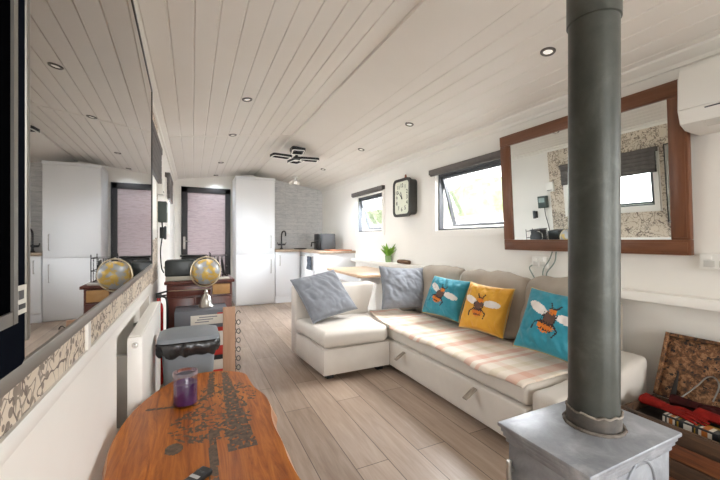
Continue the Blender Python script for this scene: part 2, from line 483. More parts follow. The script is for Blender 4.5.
co.prism([(XL, ZEL-.045), (XL+.015, ZEL-.045), (XL+.02, ZEL-.02), (XL+.055, slope_z(XL+.055)-.012), (XL+.055, slope_z(XL+.055)+.01), (XL, ZEL+.02)], Y0, Y1, 'y')
struct('trim_4', co, TRIMW)
# wallpaper on the left wall, dado rail below it
wp = MB(); wall_x(wp, XL, XL+.003, Y0, 3.60, .80, ZEL-.03, [(a-.07, b+.07, c-.07, d+.05) for a, b, c, d in WIN_L[:1]])
struct('wallpaper', wp, WPAPER, WALL_L)
dr = MB(); dr.prism([(XL, .79), (XL+.012, .795), (XL+.016, .815), (XL+.01, .83), (XL, .83)], Y0, 2.96, 'y'); struct('trim_5', dr, TRIMW)
# ledge boxing along the right wall
lg = MB(); lg.box(2.36, XR, .0, 5.24, .79, .842, .004); struct('trim_6', lg, TRIMW)
bl = MB(); bl.box(XL, XL+.012, Y0, 1.72, 0, .09, .003); struct('baseboard_left', bl, TRIMW)
br = MB(); br.box(XR-.012, XR, -.08, 5.2, 0, .09, .003); struct('baseboard_right', br, TRIMW)

# windows
def window(name, x_in, x_out, y0, y1, z0, z1, sgn, tilt):
    """sgn=+1: right wall (outside = +X). white casing inside, grey frame, outward tilted sash"""
    xf0, xf1 = sorted((x_in + sgn*.025, x_in + sgn*.085))
    f = MB(); t = .024
    for q in ((y0, y1, z0, z0+t), (y0, y1, z1-t, z1), (y0, y0+t, z0, z1), (y1-t, y1, z0, z1)): f.box(xf0, xf1, *q)
    fr = struct(name, f, GREYW)
    c = MB(); k = .055; xa, xb = sorted((x_in, x_in - sgn*.014))
    for q in ((y0-k, y1+k, z0-k, z0), (y0-k, y1+k, z1, z1+k*.5), (y0-k, y0, z0, z1), (y1, y1+k, z0, z1)): c.box(xa, xb, *q)
    xa, xb = sorted((x_in, xf0 if sgn > 0 else xf1))
    for q in ((y0, y1, z0, z0+.006), (y0, y0+.006, z0, z1), (y1-.006, y1, z0, z1)): c.box(xa, xb, *q)
    struct('window_casing', c, TRIMW, fr)
    R = Matrix.Translation((x_in+sgn*.06, 0, z1-t)) @ Matrix.Rotation(-sgn*tilt, 4, 'Y') @ Matrix.Translation((-(x_in+sgn*.06), 0, -(z1-t)))
    a, b, c0, d = y0+t+.003, y1-t-.003, z0+t+.003, z1-t-.003; s = MB(); w2 = .026; xs = x_in+sgn*.06
    for q in ((a, b, c0, c0+w2), (a, b, d-w2, d), (a, a+w2, c0, d), (b-w2, b, c0, d)): s.box(xs-.016, xs+.016, *q)
    s.xf(R); struct('window_sash', s, GREYW, fr)
    p = MB(); p.box(xs-.003, xs+.003, a+w2, b-w2, c0+w2, d-w2); p.xf(R); struct('window_pane', p, PANE, fr)
    return fr
for i, q in enumerate(WIN_R): window('window_%d' % (i+1), XR, XR+.15, *q, 1, .30)
for i, q in enumerate(WIN_L): window('window_%d' % (i+3), XL, XL-.17, *q, -1, .0)

# back door
d = MB()
for q in ((DX0, DX0+.10, 0, DZ), (DX1-.09, DX1, 0, DZ), (DX0, DX1, DZ-.10, DZ), (DX0, DX1, 0, .22)):
    d.box(q[0], q[1], Y1-.03, Y1+.06, q[2], q[3], .004)
DOOR = struct('door_1', d, mat('dark door frame', '#2b2a2d', .4))
struct('door_panel', MB().box(DX0+.085, DX1-.085, Y1+.025, Y1+.045, .2, DZ-.07), PANE, DOOR)
bb = MB(); n = 46; zt, zb_ = DZ-.06, .20
pts = [(Y1-.012 + (.008 if k % 2 else -.004), zt+(zb_-zt)*k/n) for k in range(n+1)]
bb.prism([(y, z) for y, z in pts] + [(y+.004, z) for y, z in reversed(pts)], DX0+.075, DX1-.075, 'x')
struct('door_blind', bb, DOORBLIND, DOOR)
h = MB(); h.box(DX0+.03, DX0+.065, Y1-.045, Y1-.03, .98, 1.2, .004)
h.tube([(DX0+.047, Y1-.045, 1.12), (DX0+.047, Y1-.085, 1.12), (DX0+.16, Y1-.085, 1.12)], .009); struct('door_handle', h, STEEL, DOOR)

# outside: ground and hedges seen through the glass
struct('ground', MB().box(-25, 25, -25, 25, -.5, -.4), mat('lawn ground', '#b9b8ac', .9, c2='#d2d0c6', nscale=2))
LEAF = mat('hedge leaves', '#84986a', .6, c2='#c6d2ae', nscale=3)
def hedge(name, label, x, y, rx, ry, rz, seed, zc):
    tb = bmesh.new(); bmesh.ops.create_icosphere(tb, subdivisions=5, radius=1)
    for v in tb.verts:
        n = noise.noise(v.co*3+Vector((seed, 0, 0)))*.18 + noise.noise(v.co*9+Vector((0, seed, 0)))*.1
        v.co *= 1+n
        v.co = Vector((x+v.co.x*rx, y+v.co.y*ry, max(-.42, zc+v.co.z*rz)))
    mb = MB(); mb._merge(tb)
    return tag(obj(name, mb, LEAF), label, 'bush')
o = thing('garden_wall', 'low white rendered garden wall outside the right-hand windows', 'garden wall', (6.1, 12, -.4))
obj('wall_body', MB().box(6.0, 6.2, -2, 26, -.4, 1.66), mat('white render', '#e9e7e2', .8), o)
obj('coping', MB().box(5.96, 6.24, -2, 26, 1.66, 1.72, .01), mat('coping stone', '#d4d1ca', .8), o)
hedge('garden_bush', 'tall leafy green bush outside the larger right-hand window', 8.2, 7.6, 1.6, 3.6, 1.9, 1, 1.0)
hedge('garden_bush', 'leafy green bush outside the smaller window beside the kitchen', 8.6, 14.5, 1.8, 3.0, 1.7, 5, .9)
hedge('garden_bush', 'leafy green bush outside the left-hand window, seen in the framed mirror', -4.6, 3.2, 1.2, 3.6, 2.6, 9, 1.2)

# ------------------------------------------------------------------ blinds
def blind(label, x_in, sgn, y0, y1, ztop, zbot):
    r = thing('window_blind', label, 'blind', (x_in, (y0+y1)/2, zbot))
    c = MB(); a, b = sorted((x_in, x_in-sgn*.055)); c.box(a, b, y0, y1, ztop-.055, ztop, .006); obj('cassette', c, BLINDM, r)
    f = MB(); a, b = sorted((x_in-sgn*.02, x_in-sgn*.05)); 
    k = max(2, int((ztop-.05-zbot)/.045))
    for i in range(k):
        z1_ = ztop-.05-(ztop-.05-zbot)*i/k; z0_ = ztop-.05-(ztop-.05-zbot)*(i+1)/k
        f.box(a, b, y0+.015, y1-.015, z0_, z1_, .006)
    obj('shade', f, BLINDM, r); return r
blind('rolled up charcoal blind above the larger right-hand window', XR, 1, 2.12, 3.19, 1.925, 1.855)
blind('rolled up charcoal blind above the smaller window near the kitchen', XR, 1, 4.26, 5.30, 1.915, 1.845)
blind('half lowered charcoal blind on the left wall just past the large mirror', XL, -1, 2.19, 3.40, 1.92, 1.62)
blind('half lowered charcoal blind on the left wall nearest the back door', XL, -1, 4.55, 5.27, 1.92, 1.62)

# ------------------------------------------------------------------ ceiling lights
def downlight(x, y, label, r=.042):
    z = slope_z(x); t = -math.atan((ZR-ZEL)/(XM-XL)) if x < XM else math.atan((ZR-ZER)/(XR-XM))
    o = thing('downlight', label, 'ceiling light', (x, y, z), (0, t, 0), 'recessed ceiling downlights')
    b = MB(); b.lathe([(r*.62, .0), (r*.66, -.008), (r*.9, -.008), (r, -.003), (r, .004), (r*.62, .004)], n=28)
    obj('bezel', b, mat('nickel bezel', '#6e6a66', .3, .9), o, local=True)
    l = MB(); l.lathe([(0, -.002), (r*.62, -.002), (r*.62, .003), (0, .003)], n=24); obj('lens', l, LENSM, o, local=True); return o
DL = downlight(.407, 2.97, 'nearest visible downlight on the left slope of the ceiling')
def dl(x, y, label):
    z = slope_z(x); t = -math.atan((ZR-ZEL)/(XM-XL)) if x < XM else math.atan((ZR-ZER)/(XR-XM))
    return dup(DL, (x, y, z), label, (0, t, 0))
dl(.403, 4.045, 'second downlight on the left slope, just before the cross batten')
dl(.39, 5.57, 'third downlight on the left slope, past the cross batten')
dl(.385, 6.7, 'farthest downlight on the left slope, in front of the back door')
dl(1.89, 1.366, 'large looking downlight at the right of the ceiling beside the flue pipe')
dl(1.885, 2.81, 'second downlight from the flue on the right slope of the ceiling')
dl(1.88, 3.86, 'third downlight from the flue on the right slope of the ceiling')
dl(1.87, 5.22, 'farthest downlight on the right slope, above the kitchen units')
dl(1.21, 3.86, 'downlight on the flat ridge board just before the looped ceiling lamp')

# looped LED ceiling lamp
LX, LY = 1.23, 4.45; zc = slope_z(LX)-.017
o = thing('ceiling_lamp', 'black ceiling lamp of four rounded rectangular loops with white inserts', 'ceiling lamp', (LX, LY, zc))
b = MB(); b.box(LX-.075, LX+.075, LY-.075, LY+.075, zc-.05, zc+.002, .01); b.tube([(LX, LY, zc-.05), (LX, LY, zc-.13)], .018, 12); b.box(LX-.04, LX+.04, LY-.04, LY+.04, zc-.14, zc-.12, .005); obj('mount', b, BLACKM, o)
def loop(cx, cy, z, a, w=.26, hh=.17):
    M = Matrix.Translation((cx, cy, z)) @ Matrix.Rotation(a, 4, 'Z')
    out = rrect(w, hh, .035); inn = rrect(w-.055, hh-.055, .018)
    def band(z0, z1, po, pi, mbx):
        tb = bmesh.new(); N = len(po); R = [[tb.verts.new((x, y, zz)) for x, y in p] for p, zz in ((po, z0), (po, z1), (pi, z1), (pi, z0))]
        for k in range(4):
            A, B = R[k], R[(k+1) % 4]
            for i in range(N): tb.faces.new((A[i], A[(i+1) % N], B[(i+1) % N], B[i]))
        mbx._merge(tb, M); return mbx
    lo = obj('lamp_loop', band(-.0, .028, out, inn, MB()), BLACKM, o)
    obj('led_strip', band(-.006, .0, rrect(w-.014, hh-.014, .03), rrect(w-.041, hh-.041, .02), MB()), LEDM, lo)
loop(LX-.19, LY+.06, zc-.13, .15); loop(LX+.19, LY+.07, zc-.135, -.15); loop(LX-.03, LY-.17, zc-.10, 1.4); loop(LX+.05, LY+.2, zc-.14, 1.75)
# white three-spot fitting near the kitchen
sx, sy = 1.68, 6.2; sz = slope_z(sx)
o = thing('spotlight_cluster', 'white cluster of small ceiling spotlights over the kitchen corner', 'ceiling light', (sx, sy, sz))
b = MB(); b.lathe([(0, 0), (.05, 0), (.05, -.02), (.02, -.03), (.02, -.06), (0, -.06)], (sx, sy, sz), 20); obj('mount', b, WHITEP, o)
for k in range(3):
    a = 2*PI*k/3+.4; D = Vector((math.cos(a), math.sin(a), -.8)).normalized(); p = Vector((sx, sy, sz-.05)) + D*.05
    s = MB(); s.tube([p-D*.05, p, p+D*.02, p+D*.07], [.008, .014, .03, .034], 14); sp = obj('spot_head', s, WHITEP, o)
    s = MB(); s.tube([p+D*.07, p+D*.073], .028, 14); obj('lens', s, LENSM, sp)

# ------------------------------------------------------------------ kitchen
def cab_handle(mb, x, y, z0, z1): mb.tube([(x, y, z0), (x, y-.03, z0), (x, y-.03, z1), (x, y, z1)], .006, 8)
o = thing('tall_cabinet', 'tall white two door cupboard beside the back door', 'cupboard', (.68, 6.3, 0))
tz = 2.235
b = MB(); b.box(.68, 1.345, 6.325, 6.895, 0, tz, .003); obj('carcass', b, CABW, o)
obj('top_trim', MB().box(.675, 1.35, 6.30, 6.895, tz-.03, tz+.012, .003), CABW, o)
for z0, z1, hz in ((.02, .885, (.55, .80)), (.892, tz-.035, (1.0, 1.22))):
    dd = obj('door', MB().box(.685, 1.34, 6.302, 6.324, z0, z1, .002), CABW, o)
    h = MB(); cab_handle(h, 1.27, 6.302, *hz); obj('handle', h, STEEL, dd)
o = thing('sink_cabinet', 'white sink cupboard between the tall cupboard and the corner', 'cupboard', (1.35, 6.3, 0))
obj('carcass', MB().box(1.352, 1.818, 6.325, 6.886, .0, .924), CABW, o)
dd = obj('door', MB().box(1.356, 1.79, 6.302, 6.324, .13, .915, .002), CABW, o)
h = MB(); cab_handle(h, 1.43, 6.302, .68, .86); obj('handle', h, STEEL, dd)
obj('plinth', MB().box(1.352, 1.818, 6.312, 6.325, 0, .105), CABW, o)
o = thing('kitchen_unit', 'white kitchen unit running along the right wall towards the sofa', 'cupboard', (1.82, 5.26, 0))
obj('carcass', MB().box(1.845, 2.448, 5.262, 6.886, 0, .924), CABW, o)
for y0, y1 in ((5.27, 5.82), (5.826, 6.29)): 
    dd = obj('door', MB().box(1.823, 1.844, y0, y1, .12, .915, .002), CABW, o)
    h = MB(); h.tube([(1.823, y1-.24, .86), (1.797, y1-.24, .86), (1.797, y1-.02, .86), (1.823, y1-.02, .86)], .006); obj('handle', h, STEEL, dd)
obj('end_panel', MB().box(1.83, 2.448, 5.245, 5.261, 0, .85, .002), CABW, o)
w = MB(); w.prism([(1.345, 6.885), (1.345, 6.28), (1.80, 6.28), (1.80, 5.235), (2.448, 5.235), (2.448, 6.885)], .925, .963, 'z', .004)
tag(obj('worktop', w, OAKTOP), 'L shaped oak worktop over the white kitchen units', 'worktop')
WZ = .963
o = thing('kitchen_tap', 'dark swan neck mixer tap at the sink by the stone wall', 'tap', (1.56, 6.72, WZ))
t = MB(); t.lathe([(0, 0), (.028, 0), (.028, .02), (.016, .03), (.014, .09), (0, .09)], (1.56, 6.72, WZ), 16)
t.tube(smoothpath([(1.56, 6.72, WZ+.08), (1.56, 6.72, WZ+.26), (1.57, 6.69, WZ+.33), (1.585, 6.62, WZ+.345), (1.595, 6.56, WZ+.32), (1.597, 6.55, WZ+.25)]), .013, 10)
obj('spout', t, mat('gunmetal', '#43454b', .3, .8), o)
for s in (-1, 1):
    l = MB(); l.tube([(1.56, 6.72, WZ+.09), (1.56+s*.07, 6.72, WZ+.09)], .018, 10); l.tube([(1.56+s*.07, 6.72, WZ+.09), (1.56+s*.085, 6.70, WZ+.13)], .007, 8); obj('lever', l, MATS['gunmetal'], o)
# air fryer
AX, AY = 2.12, 5.86
o = thing('air_fryer', 'dark grey air fryer on the worktop corner', 'air fryer', (AX, AY, WZ))
b = MB(); b.prism(rrect(.30, .30, .07, 6, AX+.03, AY), WZ+.004, WZ+.29, 'z', .02, seg=3); obj('body', b, mat('satin grey plastic', '#5a5c60', .35), o)
b = MB(); b.box(AX-.15, AX-.105, AY-.14, AY+.12, WZ+.005, WZ+.285, .012); fr = obj('front_panel', b, BLACKP, o)
b = MB(); b.box(AX-.165, AX-.15, AY-.10, AY+.08, WZ+.02, WZ+.17, .008); dw = obj('drawer', b, BLACKP, o)
b = MB(); b.tube([(AX-.165, AY-.02, WZ+.13), (AX-.235, AY-.02, WZ+.135), (AX-.245, AY-.02, WZ+.06)], .014, 10); obj('handle', b, BLACKP, dw)
# tray and chopping board on worktop
b = MB(); b.lathe([(0, 0), (.11, 0), (.13, .018), (.126, .018), (.106, .005), (0, .005)], (1.88, 6.55, WZ), 24); tag(obj('dish', b, BLACKP), 'flat dark dish on the worktop between tap and air fryer', 'dish')
b = MB(); b.box(2.0, 2.40, 5.27, 5.52, WZ, WZ+.018, .006); tag(obj('chopping_board', b, mat('terracotta wood', '#b5734f', .5, c2='#c58563', nscale=14)), 'reddish wooden board lying at the near end of the worktop', 'board')
# tea towel hanging from the handle
tb = MB(); R = []
for i in range(11):
    row = []
    for j in range(15):
        y = 5.60+.20*i/10; zz = .862-.30*j/14
        row.append(tb.bm.verts.new((1.785+.012*math.sin(i*1.4+j*.2)-.006*(j > 2), y+.02*math.sin(j*.8)*(j/14), zz + .02*math.sin(i*.9)*(j/14))))
    R.append(row)
for i in range(10):
    for j in range(14): tb.bm.faces.new((R[i][j], R[i+1][j], R[i+1][j+1], R[i][j+1]))
ob = obj('tea_towel', tb, TOWELF); m = ob.modifiers.new('s', 'SOLIDIFY'); m.thickness = .006
tag(ob, 'navy patterned tea towel hanging on the white kitchen unit door', 'towel')

# ------------------------------------------------------------------ dining table behind the sofa, plant
o = thing('dining_table', 'pale oak topped table behind the chaise end of the sofa', 'table', (2.0, 4.0, 0))
tpoly = [(1.66, 3.50), (1.72, 3.46), (2.33, 3.46), (2.33, 4.62), (1.76, 4.62), (1.70, 4.58)]
b = MB(); b.prism(tpoly, .722, .752, 'z', .004); obj('tabletop', b, TABLEOAK, o)
for x, y in ((1.74, 3.55), (2.26, 3.55), (1.78, 4.54), (2.26, 4.54)): obj('leg', MB().box(x-.025, x+.025, y-.025, y+.025, 0, .722, .003), CABW, o)
ap = MB(); ap.box(1.73, 2.27, 3.54, 3.56, .64, .722); ap.box(1.73, 1.75, 3.56, 4.54, .64, .722); obj('apron', ap, CABW, o)
o = thing('dining_chair', 'white dining chair with grey seat pushed in beside the oak table', 'chair', (1.46, 4.05, 0), (0, 0, 0))
obj('seat', MB().softbox(1.27, 1.66, 3.86, 4.25, .43, .48, .015, .003), GREYF, o)
for x in (1.30, 1.62):
    for y in (3.89, 4.22): obj('leg', MB().box(x-.015, x+.015, y-.015, y+.015, 0, .435 if x > 1.4 else .43, .003), CABW, o)
bk = MB(); bk.box(1.275, 1.30, 3.87, 3.90, .46, .78, .004); bk.box(1.275, 1.30, 4.21, 4.24, .46, .78, .004); bk.box(1.275, 1.295, 3.87, 4.24, .62, .78, .006); obj('backrest', bk, CABW, o)
px, py, pz = 2.40, 4.09, .842
o = thing('potted_plant', 'small green leafy plant in a glass pot on the wall ledge behind the sofa', 'plant', (px, py, pz))
b = MB(); b.lathe([(0, 0), (.038, 0), (.046, .09), (.043, .09), (.036, .006), (0, .006)], (px, py, pz), 20); obj('pot', b, mat('green glass pot', '#8fae7c', .15), o)
b = MB(); b.lathe([(0, .06), (.041, .06), (.041, .075), (0, .078)], (px, py, pz), 16); obj('soil', b, mat('soil', '#4a3a2c', .95), o)
PL = [mat('bright leaf', '#6f9e33', .45, c2='#8dba4a', nscale=20)]
for k in range(28):
    a = k*2.4; l = .14+.09*random.random(); sp = .25+.45*random.random()
    D = Vector((math.cos(a)*sp*.5, math.sin(a)*sp*1.35, 1)).normalized(); S_ = D.cross(Vector((0, 0, 1))).normalized()
    base = Vector((px+math.cos(a)*.012, py+math.sin(a)*.02, pz+.07)); L = MB(); rows = []
    for i in range(6):
        t = i/5; c = base + D*l*t + Vector((math.cos(a)*.3, math.sin(a), -.5))*(.065*t*t); wd = .016*math.sin(PI*min(.98, t*.9+.08))
        rows.append([L.bm.verts.new(c-S_*wd), L.bm.verts.new(c+Vector((0, 0, .003))), L.bm.verts.new(c+S_*wd)])
    for i in range(5):
        for j in range(2): L.bm.faces.new((rows[i][j], rows[i][j+1], rows[i+1][j+1], rows[i+1][j]))
    obj('leaf', L, PL[0], o)
b = MB(); b.tube([(2.40, 3.58, .868), (2.40, 3.70, .872), (2.40, 3.83, .868)], [.025, .027, .024], 12); tag(obj('log', b, LOGW), 'short brown log on the wall ledge right of the plant', 'log')

# ------------------------------------------------------------------ sofa
S = thing('corner_sofa', 'cream corner sofa bed with chaise and pull out drawer base', 'sofa', (1.9, 2.3, 0))
b = MB(); b.softbox(1.56, 2.36, 1.25, 3.38, .05, .265, .012, .002, 3); obj('base', b, SOFAF, S)
b = MB(); b.softbox(1.575, 2.36, 1.25, 3.36, .27, .385, .03, .004, 6); obj('seat_cushion', b, SOFAF, S)
b = MB(); b.prism([(.95, 2.632), (1.556, 2.632), (1.556, 3.38), (.882, 3.38)], .05, .262, 'z', .012); obj('chaise_base', b, SOFAF, S)
# chaise cushion with a curved right-hand edge
cp = [(.945, 2.622), (1.50, 2.612), (1.548, 2.65), (1.552, 2.76), (1.575, 2.95), (1.63, 3.13), (1.68, 3.24), (.885, 3.24)]
b = MB(); b.prism(cp, .268, .402, 'z', .045, seg=5)
bmesh.ops.subdivide_edges(b.bm, edges=[e for e in b.bm.edges if e.calc_length() > .15], cuts=4, use_grid_fill=True)
obj('chaise_cushion', b, SOFAF, S)
b = MB(); b.softbox(.878, 1.665, 3.24, 3.40, .06, .70, .03, .004, 4)
for v in b.bm.verts:
    if v.co.z > .45 and v.co.x > 1.5: v.co.x += (v.co.z-.45)*.36
obj('chaise_back', b, SOFAF, S)
b = MB(); b.softbox(2.22, 2.355, 1.20, 3.40, .05, .775, .025, .003, 6); obj('back_frame', b, SOFAB, S)
for k, (y0, y1) in enumerate(((1.27, 1.775), (1.785, 2.465), (2.475, 3.08))):
    b = MB(); M = Matrix.Translation((2.2, (y0+y1)/2, .40)) @ Matrix.Rotation(.24, 4, 'Y') @ Matrix.Translation((-2.2, -(y0+y1)/2, -.40))
    b.softbox(2.10, 2.24, y0, y1,   .40, .865, .05, .030, 8, 8, .03, M, seed=k*3)
    obj('back_cushion', b, SOFAB, S)
b = MB(); b.softbox(2.0, 2.22, 3.08, 3.24, .39, .82, .05, .01, 4, 5, .02); obj('corner_cushion', b, SOFAB, S)
# low sloping arm at the near end
b = MB(); b.softbox(1.565, 2.355, 1.07, 1.235, .05, .378, .035, .004, 6)
for v in b.bm.verts:
    if v.co.z > .2: v.co.z += max(0, (v.co.x-1.75))/.58*.105
obj('armrest', b, SOFAF, S)
for y, z in ((2.40, .225), (1.61, .235)):
    t = MB(); M = Matrix.Translation((1.552, y, z)) @ Matrix.Rotation(-.5, 4, 'Y')
    t.box(-.09, .01, -.017, .017, -.005, .005, .002, M=M); obj('pull_tab', t, mat('taupe tab', '#8d8275', .7), S)
for x, y in ((1.03, 2.73), (1.03, 3.32), (1.5, 2.73), (1.66, 1.3), (2.3, 1.13), (2.3, 3.3), (1.66, 3.2)): obj('foot', MB().box(x-.03, x+.03, y-.03, y+.03, 0, .052), BLACKP, S)

# plaid blanket on the seat
B = MB(); NX, NY = 30, 90; rows = []
for i in range(NX+1):
    row = []
    for j in range(NY+1):
        y = 1.262+(3.235-1.262)*j/NY
        xs = 1.548+.008*math.sin(y*7)+.006*math.sin(y*19)
        if y > 2.60: xs = 1.548 + max(0, (y-2.66))**1.5*.30
        xe = 2.10 if y < 3.1 else 2.0
        x = xs+(xe-xs)*i/NX; z = .398+.0035*noise.noise(Vector((x*9, y*9, 2)))
        if i == 0 and y < 2.62: z -= .022+.006*math.sin(y*9)
        if i == 1 and y < 2.62: z -= .006
        if y > 2.62: z += max(0, .006*(1-i/6.0))
        row.append(B.bm.verts.new((x, y, z)))
    rows.append(row)
for i in range(NX):
    for j in range(NY): B.bm.faces.new((rows[i][j], rows[i+1][j], rows[i+1][j+1], rows[i][j+1]))
ob = obj('blanket', B, PLAID); m = ob.modifiers.new('s', 'SOLIDIFY'); m.thickness = .008; m.offset = -1
tag(ob, 'cream and peach plaid blanket spread over the sofa seat', 'blanket')

# ------------------------------------------------------------------ cushions
BEEM = [mat('bee black', '#2a2220', .8), mat('bee orange', '#cf7420', .8), mat('bee wing', '#d6cfca', .7), mat('bee brown', '#5b4238', .8)]
def bee_idx(s, t, *a):
    """0 cloth, 1 black, 2 orange, 3 wing, 4 brown"""
    rot, sc, cx, cy = a; x, y = s-cx, t-cy; c, n = math.cos(rot), math.sin(rot); x, y = (x*c+y*n)/sc, (-x*n+y*c)/sc
    def el(px, py, rx, ry, an=0):
        dx, dy = x-px, y-py; q, w = math.cos(an), math.sin(an); dx, dy = dx*q+dy*w, -dx*w+dy*q
        return (dx/rx)**2+(dy/ry)**2 < 1
    def ln(x0, y0, x1, y1, wd=.03):
        L = math.hypot(x1-x0, y1-y0); u = ((x-x0)*(x1-x0)+(y-y0)*(y1-y0))/L/L
        return 0 <= u <= 1 and abs((x-x0)*(y1-y0)-(y-y0)*(x1-x0))/L < wd
    f = .03*math.sin(x*60)+.025*math.sin(y*71+x*20)
    if el(0, .34, .17+f, .14+f): return 1 if y > .40 else 2
    if el(0, .05, .29+f, .25+f): return 4 if abs(x+f) < .2 else 1
    if el(0, -.32, .32+f, .28+f): return 1 if y+f > -.28 else (2 if y+f > -.46 else (1 if y > -.52 else 2))
    if el(.68, .22, .50, .19, .10) or el(-.60, .25, .44, .19, -.3): return 3
    if ln(.22, -.15, .48, -.38) or ln(-.22, -.15, -.48, -.38) or ln(.48, -.38, .42, -.66) or ln(-.48, -.38, -.46, -.66) or ln(.08, .42, .22, .66) or ln(-.08, .42, -.22, .66): return 1
    return 0
def cushion(label, cat_group, center, yaw, lean, roll, size, thick, m, seed, bee_args=None, wr=.004, asp=1.0):
    n0 = Vector((math.cos(yaw), math.sin(yaw), 0)); r0 = Vector((-n0.y, n0.x, 0)); up = Vector((0, 0, 1))
    n = n0*math.cos(lean)+up*math.sin(lean); v = -n0*math.sin(lean)+up*math.cos(lean)
    r, v = r0*math.cos(roll)+v*math.sin(roll), -r0*math.sin(roll)+v*math.cos(roll)
    M = Matrix((r, v, n)).transposed()
    o = thing('cushion', label, 'cushion', center, M.to_euler(), cat_group)
    N = 72; w = size/2; b = MB(); F = {}
    def pos(i, j, side):
        s, t = -1+2*i/N, -1+2*j/N
        e = max(0, (1-abs(s)**2.6)*(1-abs(t)**2.6)); h = thick/2*e**.42
        pinch = 1-.08*(1-abs(s)**2)*abs(t)**5, 1-.08*(1-abs(t)**2)*abs(s)**5
        x, y = s*w*asp*pinch[1], t*w*pinch[0]
        q = Vector((s*3, t*3, seed))
        wrk = wr*(1.3*noise.noise(q*.9)+.9*noise.noise(Vector((s*5+t*3, t*2.2-s*1.2, seed+5)))+.25*noise.noise(q*3)-1.1*max(0, .22-abs(noise.noise(Vector((s*2.2+t*1.6, t*1.3-s*.9, seed+11)))))/.22*(.4+abs(s*t)))*min(1, e*2.5)
        return Vector((x, y, side*(h)+wrk*1.6))
    for side in (1, -1):
        for i in range(N+1):
            for j in range(N+1):
                if side == -1 and (i in (0, N) or j in (0, N)): F[(side, i, j)] = F[(1, i, j)]
                else: F[(side, i, j)] = b.bm.verts.new(pos(i, j, side))
        for i in range(N):
            for j in range(N):
                q = [F[(side, i, j)], F[(side, i+1, j)], F[(side, i+1, j+1)], F[(side, i, j+1)]]
                if side == -1: q.reverse()
                f = b.bm.faces.new(q)
                if side == 1 and bee_args: f.material_index = bee_idx(-1+2*(i+.5)/N, -1+2*(j+.5)/N, *bee_args)
    obj('cover', b, [m]+BEEM[:3]+[BEEM[3]], o, local=True, smooth=180)
    pts = []
    for k in range(4*24):
        side_, u = divmod(k, 24); a = -1+2*u/24
        s, t = ((a, -1), (1, a), (-a, 1), (-1, -a))[side_]
        pts.append((s*w*asp*(1-.08*(1-t*t)*abs(s)**5), t*w*(1-.08*(1-s*s)*abs(t)**5), 0))
    obj('piping', MB().tube(pts, .004, 6, closed=True), PIPF if bee_args else m, o, local=True)
    return o
cushion('teal velvet bee cushion farthest from the flue pipe', None, (2.05, 2.475, .63), 3.36, .45, -.05, .37, .155, TEALF, 1, (-.3, .74, -.08, .02), .006, 1.12)
cushion('mustard yellow velvet cushion printed with a bumblebee', None, (2.03, 1.985, .62), 3.38, .38, -.05, .375, .16, YELF, 2, (-.05, .74, -.1, .0), .006)
cushion('teal velvet bee cushion partly hidden by the flue pipe', None, (2.0, 1.40, .63), 3.40, .45, -.10, .405, .155, TEALF, 3, (-.2, .74, -.05, .05), .006)
cushion('plain grey cushion slumped over the end of the chaise', None, (1.125, 3.11, .63), -1.50, .75, .20, .49, .17, GREYF, 4, None, .0055)
cushion('plain grey cushion standing upright in the sofa corner below the plant', None, (1.97, 3.02, .655), -1.75, .35, -.05, .44, .16, GREYF, 5, None, .006, 1.2)

# ------------------------------------------------------------------ stove and flue
o = thing('wood_stove', 'small weathered grey cast iron stove under the flue pipe', 'stove', (.957, .58, 0))
ST = .645
obj('body', MB().box(.782, 1.137, .472, .684, .09, ST-.05, .005), STOVEM, o)
tp = MB()
def frame_layer(z0, z1, e): tp.box(.762+e, 1.155-e, .4526+e, .704-e, z0, z1, .003)
frame_layer(ST-.011, ST, .0); frame_layer(ST-.024, ST-.010, .006); frame_layer(ST-.036, ST-.022, .010); frame_layer(ST-.05, ST-.034, .015)
obj('top_plate', tp, STOVEM, o)
dd = obj('door', MB().box(.83, 1.09, .4685, .473, .12, ST-.0505, .001), STOVEM, o)
ring = [(.985+.068*math.cos(2*PI*k/40), .468, .525+.085*math.sin(2*PI*k/40)) for k in range(40)]
obj('oval_moulding', MB().tube(ring, .004, 8, closed=True), STOVEM, dd)
k = MB(); k.tube([(.785, .668, .53), (.768, .668, .53)], .006); k.tube([(.768, .668, .555), (.766, .668, .53), (.768, .668, .50)], .007, 10); obj('handle', k, STEEL, o)
for x in (.83, 1.087):
    for y in (.515, .643):
        obj('leg', MB().tube([(x, y, .1), (x, y, .03), (x, y, 0)], [.02, .013, .018], 10), STOVEM, o)
FX, FY, FR = .993, .582, .0605; FT = slope_z(FX)-.004
o = thing('flue_pipe', 'dark grey flue pipe rising from the stove to the ceiling', 'flue pipe', (FX, FY, ST))
obj('pipe', MB().lathe([(0, ST), (FR, ST), (FR, 1.75), (0, 1.75)], (FX, FY, 0), 48), FLUEM, o)
obj('upper_sleeve', MB().lathe([(FR, 1.742), (FR+.004, 1.744), (FR+.004, FT), (0, FT)], (FX, FY, 0), 48), FLUEM, o)
obj('ceiling_collar', MB().lathe([(FR+.004, FT-.05), (FR+.05, FT-.045), (FR+.05, FT-.02), (FR+.004, FT-.02)], (FX, FY, 0), 40), FLUEM, o)
b = MB(); b.lathe([(FR, .0), (FR+.004, .0), (FR+.0045, .040), (FR, .043)], (FX, FY, ST), 48); obj('base_collar', b, mat('rusty collar', '#4b4845', .6, c2='#625a53', nscale=30, bump=.4), o)
